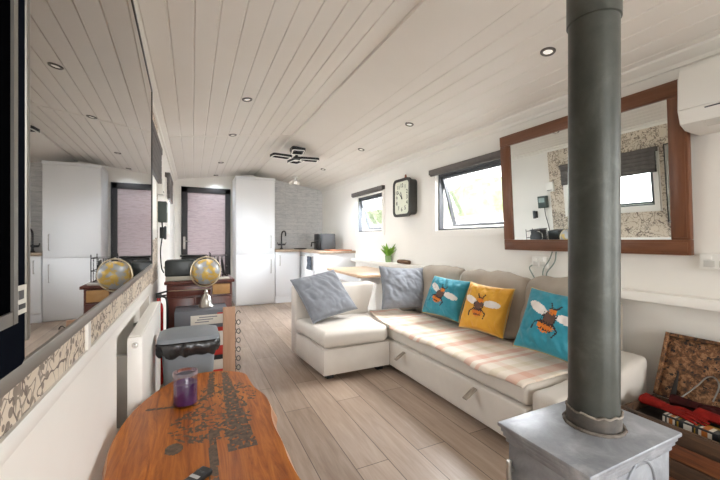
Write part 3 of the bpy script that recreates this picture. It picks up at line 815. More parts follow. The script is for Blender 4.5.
for z, rr, br_, mm, nm in ((.043, FR+.0035, .003, mat('pale cement bead', '#a0978c', .9, c2='#7d746a', nscale=60, bump=.5), 'cement_bead'), (.003, FR+.010, .0045, CEMENT, 'cement_bead')):
    pts = []
    for k in range(72):
        a = 2*PI*k/72; q = noise.noise(Vector((math.cos(a)*3, math.sin(a)*3, z*90))); q2 = noise.noise(Vector((math.cos(a)*8, math.sin(a)*8, z*50)))
        pts.append((FX+(rr+.003*q2)*math.cos(a), FY+(rr+.003*q2)*math.sin(a), ST+z+(.006*q+.003*q2)*(z > .01)))
    obj(nm, MB().tube(pts, br_, 8, closed=True), mm, o)

# ------------------------------------------------------------------ trunk, gloves, kindling things
o = thing('storage_chest', 'old wooden chest with rusty lid propped open against the right wall', 'trunk', (2.1, .6, 0))
TX0, TX1, TY0, TY1, TZ = 1.95, 2.262, .18, 1.012, .31
b = MB(); 
for q in ((TX0, TX0+.016, TY0, TY1, .03, TZ), (TX1-.016, TX1, TY0, TY1, .03, TZ), (TX0+.016, TX1-.016, TY0, TY0+.016, .03, TZ), (TX0+.016, TX1-.016, TY1-.016, TY1, .03, TZ), (TX0, TX1, TY0, TY1, .0, .03)): b.box(*q, bev=.002)
obj('body', b, TRUNKW, o)
TRUNKR = wood('reddish chest boards', '#4a2614', '#74401f', '#8f5a32', 3, 1, .55, .3)
for k, z in enumerate((.045, .125, .20, .272)): obj('slat', MB().box(TX0-.008, TX0, TY0, TY1, z-.034, z+.034, .004), (TRUNKR, TRUNKW)[k % 2], o)
for y in (TY1-.06, .55): obj('iron_strap', MB().box(TX0-.011, TX0-.007, y-.02, y+.02, .0, TZ, .001), mat('dark iron', '#3b332d', .5, .6), o)
obj('tray', MB().box(TX0+.016, TX1-.016, TY0+.016, TY1-.016, .255, .27), mat('dark trunk lining', '#241c18', .9), o)
M = Matrix.Translation((TX1+.008, 0, TZ)) @ Matrix.Rotation(math.radians(23), 4, 'Y')
ld = MB(); ld.box(-.0, .018, TY0, TY1, .0, .345, .003, M=M)
for q in ((-.018, .0, TY1-.018, TY1, 0, .345), (-.018, .0, TY0, TY0+.018, 0, .345), (-.018, .0, TY0+.018, TY1-.018, .327, .345)): ld.box(*q, bev=.002, M=M)
obj('lid', ld, RUST, o)
def glove(label, c, yaw, m, seed, curl=0):
    """leather work glove lying flat: palm, cuff, four fingers and thumb in one skin"""
    T = Matrix.Translation(c) @ Matrix.Rotation(yaw, 4, 'Z')
    b = MB(); b.sphere((0, 0, 0), .05, 20, (1.05, .85, .36))
    b.tube([(-.03, 0, 0), (-.075, 0, .003), (-.13, .0, .0)], [.03, .036, .044], 14)
    for i, l in enumerate((.075, .09, .085, .062)):
        y = -.033+.022*i
        b.tube([(.02, y*.9, 0), (.05, y, .004), (.05+l*.5, y*1.15, .006-curl*.005), (.05+l, y*1.25, -.004)], [.013, .0125, .0115, .008], 10)
    b.tube([(-.01, .03, 0), (.015, .055, .004), (.05, .066, .0)], [.016, .014, .009], 10)
    for v in b.bm.verts:
        v.co.z = v.co.z*.55 + .007*noise.noise(v.co*28+Vector((seed, 0, 0))); v.co.x += .005*noise.noise(v.co*35+Vector((0, seed, 3))); v.co.y += .006*noise.noise(v.co*30+Vector((0, 3, seed)))
    zmin = min(v.co.z for v in b.bm.verts)
    for v in b.bm.verts: v.co.z -= zmin
    b.xf(T); return tag(obj('work_glove', b, m, smooth=60), label, 'glove')
glove('bright red leather work glove at the left end of the open chest', (2.10, .86, .30), -1.75, GLOVEF, 1)
glove('red leather work glove lying along the open chest', (2.16, .66, .30), -1.65, GLOVEF, 2)
glove('dark maroon work glove nearest the rusty chest lid', (2.225, .78, .31), -1.5, GLOVED, 3)
# boxes of firelighters lying in the trunk, printed labels
PRW, PRY, PRO, PRK = mat('printed white', '#cfc8bc', .4), mat('printed yellow', '#9c7a20', .4), mat('printed orange', '#a8622a', .4), mat('printed black', '#26282b', .4)
def packet(label, c, yaw, L, W, H, pats):
    o = thing('packet', label, 'packet', c, (0, 0, yaw))
    obj('box', MB().box(-L/2, L/2, -W/2, W/2, 0, H, .003), PRK, o, local=True)
    for (a0, a1, m) in pats:
        e = .0012+(.0008 if m is PRO else 0); q = MB(); q.box(a0, a1, -W/2-e, -W/2+.002, H*.15, H*.85); q.box(a0, a1, -W/2+.008, W/2-.008, H-.001, H+e); obj('printed_panel', q, m, o, local=True)
    return o
packet('black packet with white and orange printed panels at the front of the chest', (2.05, .77, .271), -PI/2-.03, .20, .06, .046, ((-.097, -.088, PRW), (-.08, -.05, PRW), (-.072, -.058, PRO), (-.042, -.036, PRY), (-.018, .012, PRW), (.02, .024, PRY), (.035, .08, PRW), (.045, .066, PRO)))
packet('second black printed packet lying nearer the camera in the chest', (2.03, .55, .271), -PI/2+.05, .20, .06, .046, ((-.09, -.05, PRW), (-.08, -.06, PRO), (.0, .03, PRW), (.05, .06, PRY)))
packet('long yellow edged packet lying behind the other packets', (2.11, .62, .271), -PI/2, .30, .05, .03, ((-.14, .0, PRY), (.02, .13, PRW)))
def on_lid(u, y, n=.012):   # point on the lid's inner face, u up the lid
    p = M @ Vector((-n, y, u)); return p
t = MB(); t.tube(smoothpath([on_lid(-.0, .90, .035), on_lid(.10, .845, .014), on_lid(.155, .815, .012), on_lid(.165, .785, .012), on_lid(.13, .765, .014), on_lid(.05, .775, .018)]), .0035, 8)
tag(obj('fire_tongs', t, mat('dull tong steel', '#8b8883', .4, .9)), 'bent steel fire tongs leaning inside the rusty chest lid', 'tongs')
o = thing('poker', 'steel poker with ring handle leaning inside the rusty chest lid', 'poker', on_lid(.2, .70))
ring = [on_lid(.195+.02*math.cos(2*PI*k/24), .735+.02*math.sin(2*PI*k/24), .018) for k in range(24)]
obj('ring_handle', MB().tube(ring, .007, 8, closed=True), STEEL, o)
obj('shaft', MB().tube([on_lid(.175, .735, .018), on_lid(.08, .70, .02), on_lid(-.0, .67, .035)], .005, 8), STEEL, o)
b = MB(); p = [on_lid(.0, .925, .022), on_lid(.075, .925, .018), on_lid(.15, .925, .012)]; b.tube(p, [.014, .010, .003], 8); tag(obj('chisel', b, mat('blackened steel', '#2a2725', .5, .6)), 'tapered black steel tool standing against the chest lid', 'chisel')

# ------------------------------------------------------------------ framed mirror, right wall
o = thing('framed_mirror', 'large reddish wood framed mirror tilted forward on the right wall', 'mirror', (2.434, 1.525, 1.065), (0, -math.radians(3.7), 0))
Wd, Hh, fw = 1.235, .95, .085
def bar(poly, m, ax, d0, d1): 
    pass
for nm, q, m in (('frame_rail', (-Wd/2, Wd/2, 0, fw), MIRWOOD), ('frame_rail', (-Wd/2, Wd/2, Hh-fw, Hh), MIRWOOD), ('frame_stile', (-Wd/2, -Wd/2+fw, fw, Hh-fw), MIRWOODV), ('frame_stile', (Wd/2-fw, Wd/2, fw, Hh-fw), MIRWOODV)):
    b = MB(); b.box(-.028, .012, *q, .005); b.box(-.032, -.02, q[0]+.012, q[1]-.012, q[2]+.012, q[3]-.012, .004); obj(nm, b, m, o, local=True)
obj('mirror_glass', MB().box(-.012, .0, -Wd/2+fw-.005, Wd/2-fw+.005, fw-.005, Hh-fw+.005), MIRROR, o, local=True)

# ------------------------------------------------------------------ air conditioner
o = thing('air_conditioner', 'white wall air conditioner high on the right wall beside the mirror', 'air conditioner', (2.45, .45, 1.70))
pr = [(2.448, 1.705), (2.448, 2.035), (2.30, 2.04), (2.245, 2.02), (2.225, 1.96), (2.225, 1.80), (2.25, 1.735), (2.30, 1.71)]
b = MB(); b.prism(pr, .02, .895, 'y', .008, seg=3); obj('body', b, WHITEP, o)
obj('front_panel', MB().box(2.216, 2.23, .03, .885, 1.80, 2.0, .005), WHITEP, o)
l = MB(); l.prism([(2.232, 1.785), (2.238, 1.788), (2.30, 1.716), (2.29, 1.708), (2.256, 1.728)], .07, .80, 'y'); obj('louvre', l, mat('louvre grey', '#cfcec8', .4), o)
obj('air_slot', MB().box(2.228, 2.236, .08, .79, 1.786, 1.794), DARKGREY, o)

# ------------------------------------------------------------------ sockets and cables, right wall
def socket(label, y0, y1, z0, z1):
    o = thing('wall_socket', label, 'socket', (XR, (y0+y1)/2, z0))
    obj('plate', MB().box(XR-.028, XR, y0, y1, z0, z1, .004), WHITEP, o)
    for yy in (y0+(y1-y0)*.28, y0+(y1-y0)*.72):
        s = obj('outlet', MB().box(XR-.0295, XR-.027, yy-.022, yy+.022, z0+.012, z1-.035, .0005), mat('outlet grey', '#c9c8c3', .4), o)
        obj('rocker_switch', MB().box(XR-.033, XR-.027, yy-.012, yy+.012, z1-.03, z1-.012, .001), WHITEP, o)
socket('white double socket on the right wall below the air conditioner', .74, .88, .995, 1.075)
socket('white double socket below the framed mirror above the sofa', 1.76, 1.89, .93, 1.015)
GRN = mat('grey green cable', '#7d8a83', .5)
for lab, p in (('grey cable looping down the wall left of the mirror socket', [(2.44, 1.87, .96), (2.41, 1.90, .93), (2.42, 1.885, .88), (2.43, 1.87, .845)]),
               ('straight grey cable dropping from below the framed mirror', [(2.43, 1.72, 1.06), (2.425, 1.74, 1.0), (2.425, 1.79, .92), (2.43, 1.80, .845)]),
               ('second grey cable beside the straight one under the mirror', [(2.43, 1.69, 1.06), (2.425, 1.70, .98), (2.425, 1.76, .90), (2.43, 1.765, .845)])):
    tag(obj('cable', MB().tube(smoothpath(p), .005, 6), GRN), lab, 'cable')

# ------------------------------------------------------------------ wall clock
CX, CY, CZ = 2.335, 3.66, 1.668
o = thing('wall_clock', 'deep black rectangular wall clock with cream dial between the windows', 'clock', (XR, CY, CZ))
b = MB(); b.prism(rrect(.36, .43, .05, 6, CY, CZ), CX+.02, XR-.002, 'x', .006); obj('case', b, mat('gunmetal case', '#3b3a38', .45, .3), o)
b = MB(); po, pi_ = rrect(.39, .47, .07, 6, CY, CZ), rrect(.325, .405, .045, 6, CY, CZ); tb = bmesh.new(); N = len(po)
Rr = [[tb.verts.new((x, a, c)) for a, c in p] for p, x in ((po, CX+.03), (po, CX-.004), (pi_, CX-.004), (pi_, CX+.03))]
for k in range(4):
    A, B_ = Rr[k], Rr[(k+1) % 4]
    for i in range(N): tb.faces.new((A[i], A[(i+1) % N], B_[(i+1) % N], B_[i]))
b._merge(tb); obj('bezel', b, MATS['gunmetal case'], o)
b = MB(); b.prism(rrect(.33, .41, .045, 6, CY, CZ), CX+.008, CX+.02, 'x'); dial = obj('dial', b, mat('cream dial', '#d9dccb', .5), o)
dg = bpy.context.evaluated_depsgraph_get
NUM = mat('numeral ink', '#2a2b2b', .6)
for k in range(1, 13):
    a = PI/2-2*PI*k/12; cu = bpy.data.curves.new('n', 'FONT'); cu.body = str(k); cu.size = .07; cu.align_x = 'CENTER'; cu.align_y = 'CENTER'; cu.extrude = .001
    tmp = bpy.data.objects.new('tmp', cu); COL.objects.link(tmp); bpy.context.view_layer.update()
    me = bpy.data.meshes.new_from_object(tmp.evaluated_get(bpy.context.evaluated_depsgraph_get()))
    bpy.data.objects.remove(tmp); 
    ca, sa = math.cos(a), math.sin(a); sc = min(.115/max(abs(ca), 1e-3), .148/max(abs(sa), 1e-3)); rr_ = min(sc, .15)
    Mx = Matrix(((0, 0, -1, CX+.006), (-1, 0, 0, CY-ca*rr_), (0, 1, 0, CZ+sa*rr_), (0, 0, 0, 1)))
    me.transform(Matrix.Translation(-Vector(ORG[o.name])) @ Mx); me.materials.append(NUM); me.name = 'numeral'
    q = bpy.data.objects.new('numeral', me); COL.objects.link(q); q.parent = dial
for L, a, wd in ((.075, 1.85, .007), (.11, 2.4, .005)):
    d2 = Vector((0, -math.cos(a), math.sin(a))); c0 = Vector((CX+.003, CY, CZ)); obj('clock_hand', MB().tube([c0-d2*.02, c0+d2*L], [wd, wd*.5], 6), NUM, o)
b = MB(); b.lathe([(0, 0), (.028, 0), (.028, .012), (.018, .03), (.01, .075), (0, .08)], (2.40, CY, CZ+.215), 14); obj('finial', b, mat('copper brown', '#8f5a44', .5), o)

# ------------------------------------------------------------------ left wall: mirror, television, radiator
o = thing('wall_mirror', 'large dark framed mirror along the left wall', 'mirror', (XL, 1.3, 1.0))
MX = -.168; ya, yb, za, zb_ = .36, 2.10, 1.015, 1.925
MR = Matrix.Translation((MX, 1.0, 0)) @ Matrix.Rotation(.0177, 4, 'Z') @ Matrix.Translation((-MX, -1.0, 0))
b = MB(); fwid = .012
for q in ((ya, yb, zb_-fwid, zb_), (ya, ya+fwid, za, zb_), (yb-fwid, yb, za, zb_)): b.box(MX-.045, MX+.003, *q, bev=.002)
obj('frame', b.xf(MR), mat('dark bronze frame', '#2e2a28', .35, .5), o)
obj('mirror_glass', MB().box(MX-.006, MX, ya+fwid*.8, yb-fwid*.8, za+fwid*.8, zb_-fwid*.8).xf(MR), MIRRORD, o)
obj('lower_trim', MB().box(MX-.045, MX+.003, ya, yb, za-.010, za+fwid*.8, .003).xf(MR), mat('silver trim', '#8a8580', .35, .6), o)
obj('backing', MB().box(XL+.003, MX-.045, ya+.1, yb-.1, za+.1, zb_-.1), BLACKP, o)
o = thing('television', 'black flat television on the left wall overlapping the large mirror', 'television', (-.17, 0, 1.03))
TVX = -.145; ty0, ty1, tz0, tz1 = -1.0, .387, 1.045, 1.87; TVS = TVX+.02
obj('housing', MB().box(TVX-.008, TVX+.02, ty0, ty1, tz0, tz1, .006), mat('matt tv black', '#11141b', .6, spec=0.0), o)
obj('screen', MB().box(TVS-.002, TVS+.001, ty0+.05, ty1-.034, tz0+.05, tz1-.04), mat('glossy screen', '#040405', .5, spec=0.0), o)
t = MB(); 
for q in ((ty1-.034, ty1-.027, tz0+.04, tz1-.03), (ty0+.04, ty1-.036, tz0+.04, tz0+.05)): t.box(TVS-.001, TVS+.003, *q)
obj('silver_edge', t, mat('dull silver', '#7c7872', .35, .7), o)
t = MB(); t.box(TVS-.03, TVS+.001, ty1-.004, ty1+.004, tz0+.02, tz1, .002); obj('side_trim', t, MATS['dull silver'], o)
s = obj('sticker', MB().box(TVS, TVS+.0012, ty1-.024, ty1-.006, tz0+.045, tz0+.068), mat('paper sticker', '#c9c6bd', .6), o)
t = MB(); t.box(TVS+.001, TVS+.0016, ty1-.021, ty1-.012, tz0+.057, tz0+.064); t.box(TVS+.001, TVS+.0016, ty1-.021, ty1-.009, tz0+.049, tz0+.053); obj('sticker_print', t, PRK, s)
obj('wall_bracket', MB().box(XL+.003, TVX-.008, -.6, -.2, 1.35, 1.6), BLACKM, o)
# radiator in its recess
o = thing('radiator', 'white panel radiator in the recess on the left wall', 'radiator', (-.22, 2.27, 0))
ra, rb_, rz0, rz1 = 1.784, 2.754, .14, .73
b = MB(); b.box(-.252, -.195, ra, rb_, rz0, rz1-.004, .004); obj('panel', b, TRIMW, o)
b = MB()
for k in range(40):
    y = ra+.02+(rb_-ra-.04)*k/40; b.box(-.246, -.202, y, y+.012, rz1-.006, rz1, .001)
obj('top_grille', b, TRIMW, o)
b = MB(); b.tube([(-.222, ra+.002, rz1-.038), (-.222, ra-.008, rz1-.038)], .012, 16); b.tube([(-.222, ra-.006, rz1-.038), (-.222, ra-.014, rz1-.038)], .006, 6); obj('end_plug', b, CHROME, o)
b = MB(); b.tube([(-.285, ra+.05, .16), (-.285, ra+.05, .02)], .008, 8); b.tube([(-.285, ra+.05, .16), (-.24, ra+.05, .16)], .008, 8); obj('valve_pipe', b, CHROME, o)
for y in (ra+.12, rb_-.12): obj('wall_bracket', MB().box(-.335, -.25, y-.02, y+.02, .3, .62), STEEL, o)

# ------------------------------------------------------------------ live edge coffee table
o = thing('coffee_table', 'varnished live edge wood slab coffee table with burnt artwork', 'coffee table', (0, 1.3, 0))
TTZ = .45
out = [(-.215, .70), (-.235, 1.0), (-.232, 1.245), (-.246, 1.374), (-.246, 1.488), (-.223, 1.649), (-.175, 1.791), (-.097, 1.932), (-.02, 1.992), (.076, 2.005), (.18, 1.97), (.247, 1.90), (.258, 1.80), (.268, 1.70), (.295, 1.60), (.298, 1.487), (.284, 1.40), (.278, 1.304), (.282, 1.2), (.278, 1.10), (.285, .99), (.30, .93), (.27, .78), (.22, .62), (0, .58), (-.15, .60)]
sm = []
N = len(out)
for i in range(N):
    p0, p1, p2, p3 = (Vector(out[(i+k-1) % N]) for k in range(4))
    for k in range(4):
        t = k/4; sm.append(.5*(2*p1+(p2-p0)*t+(2*p0-5*p1+4*p2-p3)*t*t+(3*p1-p0-3*p2+p3)*t**3))
sm = [(p.x, p.y) for p in sm]
def inside(x, y, poly):
    c = False; j = len(poly)-1
    for i in range(len(poly)):
        if (poly[i][1] > y) != (poly[j][1] > y) and x < (poly[j][0]-poly[i][0])*(y-poly[i][1])/(poly[j][1]-poly[i][1])+poly[i][0]: c = not c
        j = i
    return c
def motif(x, y):
    """burnt picture: two straps, winged scrollwork and a cross-hatched hanging"""
    def band(x0, y0, x1, y1, w0, w1):
        L = math.hypot(x1-x0, y1-y0); u = ((x-x0)*(x1-x0)+(y-y0)*(y1-y0))/L/L
        return 0 <= u <= 1 and abs((x-x0)*(y1-y0)-(y-y0)*(x1-x0))/L < w0+(w1-w0)*u
    n = noise.noise(Vector((x*42, y*30, 3))); n2 = noise.noise(Vector((x*85, y*60, 9)))
    hatch = (n2 > -.12)
    if band(.095, 1.985, .075, 1.70, .013, .016): return n2 > -.35
    if band(.155, 1.985, .155, 1.22, .012, .048): return n2 > -.3
    if band(.068, 1.40, .045, .60, .012, .016): return n2 > -.4
    cx, cy = .10, 1.54
    if ((x-.13)/.135)**2+((y-1.66)/.16)**2 < 1: return abs(noise.noise(Vector((x*26, y*22, 1)))) < .13 and hatch
    if ((x-.07)/.15)**2+((y-1.45)/.14)**2 < 1: return abs(noise.noise(Vector((x*24, y*30, 5)))) < .22 and hatch
    if ((x-.03)/.085)**2+((y-1.40)/.06)**2 < 1: return hatch
    if ((x+.055)/.028)**2+((y-1.315)/.035)**2 < 1: return True
    if band(-.17, 1.665, -.04, 1.64, .010, .006): return n2 > -.4
    if band(-.10, 1.10, .02, 1.12, .03, .04): return n > .0
    return False
b = MB(); bm = b.bm
V1 = [bm.verts.new((x, y, TTZ)) for x, y in sm]; V0 = []
for k, (x, y) in enumerate(sm):
    e = 1+(.035 if x < .1 else .10)+.03*noise.noise(Vector((x*9, y*9, 0))); V0.append(bm.verts.new(((x-.03)*e+.03, (y-1.3)*(1+.012)+1.3, TTZ-.052)))
VM = [bm.verts.new(((x-.03)*1.022+.03, (y-1.3)*1.008+1.3, TTZ-.012)) for x, y in sm]
K = len(sm)
for i in range(K):
    j = (i+1) % K
    for A, B_ in ((V0, VM), (VM, V1)):
        f = bm.faces.new((A[i], A[j], B_[j], B_[i])); f.material_index = 1
bm.faces.new(V0[::-1]); bm.faces.new(V1)
top = obj('tabletop', b, [SLAB, BARK], o, smooth=50)
art = MB(); st = .0045; cache = {}
def gv(i, j):
    if (i, j) not in cache: cache[(i, j)] = art.bm.verts.new((i*st, j*st, TTZ+.0006))
    return cache[(i, j)]
for i in range(-50, 62):
    for j in range(135, 446):
        x, y = (i+.5)*st, (j+.5)*st
        if motif(x, y) and inside(x, y, sm) and inside(x+.01, y+.01, sm): art.bm.faces.new((gv(i, j), gv(i+1, j), gv(i+1, j+1), gv(i, j+1)))
obj('burnt_artwork', art, BURN, top)
for x, y in ((-.1, .78), (.14, .78), (-.1, 1.72), (.14, 1.72)):
    b = MB(); b.tube([(x, y, TTZ-.05), (x+.004, y, .22), (x, y, 0)], [.038, .03, .036], 12); obj('leg', b, BARK, o)
# candle jar
jx, jy = -.025, 1.655
o = thing('candle_jar', 'purple candle in a clear glass jar on the coffee table', 'candle', (jx, jy, TTZ))
b = MB(); b.lathe([(0, .0), (.043, .0), (.049, .006), (.049, .112), (.045, .122), (.046, .138), (.043, .138), (.042, .122), (.0455, .112), (.0455, .008), (0, .007)], (jx, jy, TTZ+.001), 36); obj('jar', b, JARG, o)
b = MB(); b.lathe([(0, .008), (.0448, .009), (.0448, .094), (.035, .091), (0, .089)], (jx, jy, TTZ+.001), 32); obj('wax', b, mat('purple wax', '#431350', .4, c2='#561d63', nscale=30), o)
b = MB(); b.lathe([(.0445, .124), (.0485, .126), (.0485, .139), (.0445, .139)], (jx, jy, TTZ+.001), 32); obj('rim', b, mat('frosted rim', '#b9adb2', .2, Transmission_Weight=.7), o)
b = MB(); b.tube([(jx, jy, TTZ+.089), (jx+.002, jy, TTZ+.104)], .0015, 6); obj('wick', b, BLACKP, o)
# remote
M4 = Matrix.Translation((-.02, 1.085, TTZ)) @ Matrix.Rotation(-.95, 4, 'Z')
o = thing('remote_control', 'slim black remote control lying on the coffee table', 'remote control', (-.02, 1.085, TTZ), (0, 0, -.85))
obj('body', MB().box(-.021, .021, -.085, .085, .001, .018, .006, 3), BLACKP, o, local=True)
for r in range(6):
    for c in range(3):
        if r == 1: continue
        obj('button', MB().box(-.014+c*.011-.003, -.014+c*.011+.003+.003, .058-r*.022-.004, .058-r*.022+.004, .0175, .0195, .001), DARKGREY, o, local=True)
obj('label_bar', MB().box(-.016, .016, .03, .042, .0178, .0186), mat('pale print', '#b9bcbc', .5), o, local=True)

# ------------------------------------------------------------------ bin, plank, boxes, globe, sideboard
bx, by = -.015, 2.30
o = thing('kitchen_bin', 'grey plastic bin with black bag liner beyond the coffee table', 'bin', (bx, by, 0))
def taper(z0, z1, w0, w1, d0, d1, r=.04, mb=None):
    mb = mb or MB(); A = rrect(w0, d0, r, 5, bx, by); B_ = rrect(w1, d1, r, 5, bx, by)
    va = [mb.bm.verts.new((x, y, z0)) for x, y in A]; vb = [mb.bm.verts.new((x, y, z1)) for x, y in B_]; n = len(A)
    for i in range(n): mb.bm.faces.new((va[i], va[(i+1) % n], vb[(i+1) % n], vb[i]))
    mb.bm.faces.new(va[::-1]); mb.bm.faces.new(vb); return mb
BING = mat('bin grey', '#7e848a', .45)
obj('tub', taper(0, .56, .22, .275, .20, .245), BING, o)
lid = taper(.578, .600, .322, .315, .275, .265, .05); taper(.600, .618, .315, .24, .265, .18, .05, lid); obj('lid', lid, BING, o)
lb = MB(); n = 96; rows = []
for k in range(n):
    a = 2*PI*k/n; c, s_ = math.cos(a), math.sin(a); row = []
    sq = (abs(c)**5+abs(s_)**5)**(-.2)
    for z, e in ((.58, .95), (.572, 1.05), (.55, 1.08), (.525, 1.06), (.50, 1.0), (.495, .94)):
        q = noise.noise(Vector((c*6, s_*6, z*30)))*.06+noise.noise(Vector((c*17, s_*17, z*30)))*.06
        row.append(lb.bm.verts.new((bx+c*sq*.152*(e+q), by+s_*sq*.13*(e+q), z+.022*noise.noise(Vector((c*5, s_*5, 1)))*(z < .56))))
    rows.append(row)
for k in range(n):
    for i in range(5): lb.bm.faces.new((rows[k][i], rows[(k+1) % n][i], rows[(k+1) % n][i+1], rows[k][i+1]))
obj('bag_liner', lb, mat('black bin bag', '#1d1d1f', .25, spec=.8), o, smooth=60)

o = thing('wooden_post', 'upright planed wooden plank with wire loops right of the bin', 'plank', (.24, 2.64, 0))
obj('plank', MB().box(.198, .279, 2.63, 2.66, 0, .668, .003), PLANKW, o)
pts = []
for k in range(9*14+1):
    t = k/14; a = 2*PI*t; pts.append((.297+.017*math.cos(a), 2.64+.008*math.sin(a), .62-.065*t+.03*math.sin(a)))
obj('wire_loops', MB().tube(pts, .0032, 5), mat('dark wire', '#55524f', .4, .7), o)

# boxes
REDC, WHC, GREYC, BLKC = mat('red card', '#c2352b', .6), mat('white card', '#e2ded6', .6), mat('grey card', '#6d7078', .6), mat('black card', '#2a2a2c', .6)
z = 0; BXY = (-.10, .24, 2.99, 3.24)
for k, (h, m, lm, lab) in enumerate(((.115, BLKC, REDC, 'black storage box with red lid at the bottom of the stack under the globe'), (.115, WHC, BLKC, 'white storage box with black lid, second from the floor under the globe'), (.11, REDC, WHC, 'red storage box with white lid, third in the stack under the globe'), (.115, WHC, REDC, 'white storage box with red lid just below the grey box'))):
    x0, x1, y0, y1 = BXY; dx = .004*(k % 2)
    o = thing('storage_box', lab, 'box', (.07, 3.11, z), group='boxes stacked under the globe')
    obj('box_body', MB().box(x0+dx, x1-.004, y0+.004, y1-.004, z, z+h-.02, .002), m, o)
    obj('box_lid', MB().box(x0+dx-.003, x1, y0, y1, z+h-.035, z+h-.001, .002), lm, o)
    z += h
o = thing('storage_box', 'dark grey storage box with white printed label directly beneath the globe', 'box', (.07, 3.11, z), group='boxes stacked under the globe')
x0, x1, y0, y1 = BXY; gh = .596-z
obj('box_body', MB().box(x0-.02, x1+.02, y0-.01, y1+.01, z, .596, .003), GREYC, o)
lbx = obj('box_label', MB().box(x0+.09, x1-.01, y0-.0125, y0-.0095, z+.03, z+.105), WHC, o)
q = MB()
for a in range(3): q.box(.02+.015*a, .12+.03*a, y0-.0137, y0-.0123, z+.048+.018*a, z+.056+.018*a)
obj('label_print', q, mat('grey print', '#8b8d92', .6), lbx)
obj('red_band', MB().box(x1-.06, x1+.0195, y0-.012, y0-.0095, z+.08, z+.115), REDC, o)
# globe
gx, gy, gz, GRD = .103, 3.12, .886, .106
o = thing('desk_globe', 'silver and gold desk globe on a bell shaped metal foot', 'globe', (gx, gy, .596))
b = MB(); b.sphere((0, 0, 0), GRD, 48); obj('sphere', b.xf(Matrix.Translation((gx, gy, gz)) @ Matrix.Rotation(.4, 4, 'X')), GLOBEM, o, smooth=180)
arc = [(gx+(GRD+.014)*math.sin(a)*.94, gy+(GRD+.014)*math.sin(a)*.34, gz-(GRD+.014)*math.cos(a)) for a in [2*PI*k/64 for k in range(64)]]
obj('meridian_ring', MB().tube(arc, .006, 8, closed=True), mat('pale brass', '#cfc2a8', .3, .8), o)
b = MB(); b.lathe([(0, 0), (.055, 0), (.056, .008), (.048, .02), (.043, .05), (.035, .085), (.02, .105), (.012, .115), (.018, .122), (.012, .13), (.01, .148), (0, .148)], (gx, gy, .596), 32); obj('foot', b, mat('nickel', '#bdbab4', .28, 1), o)
b = MB(); b.sphere((gx, gy, gz+GRD+.016), .01, 12); obj('axis_knob', b, MATS['pale brass'], o)
# sideboard
o = thing('sideboard', 'mahogany sideboard against the left wall in front of the back door', 'sideboard', (.06, 3.5, 0))
sx0, sx1, sy0, sy1, sz_ = -.205, .33, 3.265, 3.72, .80
obj('carcass', MB().box(sx0+.015, sx1-.01, sy0+.02, sy1, 0, sz_-.025, .004), MAHOG, o)
obj('top', MB().box(sx0, sx1+.01, sy0-.012, sy1+.005, sz_-.025, sz_, .006), MAHOG, o)
for a, b_ in ((sx0+.025, .02), (.03, sx1-.02)):
    dd = obj('door', MB().box(a, b_, sy0, sy0+.02, .06, sz_-.14, .005), MAHOG, o)
    obj('knob', MB().sphere(((b_-.03) if a < 0 else a+.03, sy0-.01, .45), .012, 12), MATS['pale brass'], dd)
dw = obj('drawer', MB().box(sx0+.025, .145, sy0, sy0+.02, sz_-.125, sz_-.035, .004), MAHOG, o)
obj('brass_rail', MB().tube([(sx0+.03, sy0-.006, sz_-.075), (.145, sy0-.006, sz_-.075)], .004, 6), MATS['pale brass'], dw)
obj('drawer', MB().box(.16, sx1-.03, sy0-.003, sy0+.02, sz_-.125, sz_-.035, .003), mat('light pine', '#b98a50', .5, c2='#c99b63', nscale=20), o, label='light pine drawer front')
# toaster
tx, ty = -.105, 3.40
o = thing('toaster', 'black two slice toaster with pale base on the sideboard', 'toaster', (tx, ty, sz_))
obj('body', MB().box(tx-.10, tx+.13, ty-.09, ty+.09, sz_+.035, sz_+.175, .018, 4), mat('dark green black enamel', '#2c3233', .3), o)
obj('base', MB().box(tx-.095, tx+.125, ty-.085, ty+.085, sz_, sz_+.04, .006), mat('cream plastic', '#b9b4a6', .4), o)
for s in (-.04, .04): obj('bread_slot', MB().box(tx-.06, tx+.09, ty+s-.012, ty+s+.012, sz_+.172, sz_+.1765), BLACKP, o)
obj('lever', MB().box(tx-.112, tx-.098, ty-.012, ty+.012, sz_+.10, sz_+.12, .003), CHROME, o)
b = MB(); b.box(-.09, .125, 3.58, 3.70, sz_, sz_+.19, .012); b.box(-.10, .135, 3.575, 3.705, sz_+.19, sz_+.205, .006); tag(obj('bread_bin', b, BLACKP), 'black box shaped bin at the back of the sideboard behind the toaster', 'bread bin')
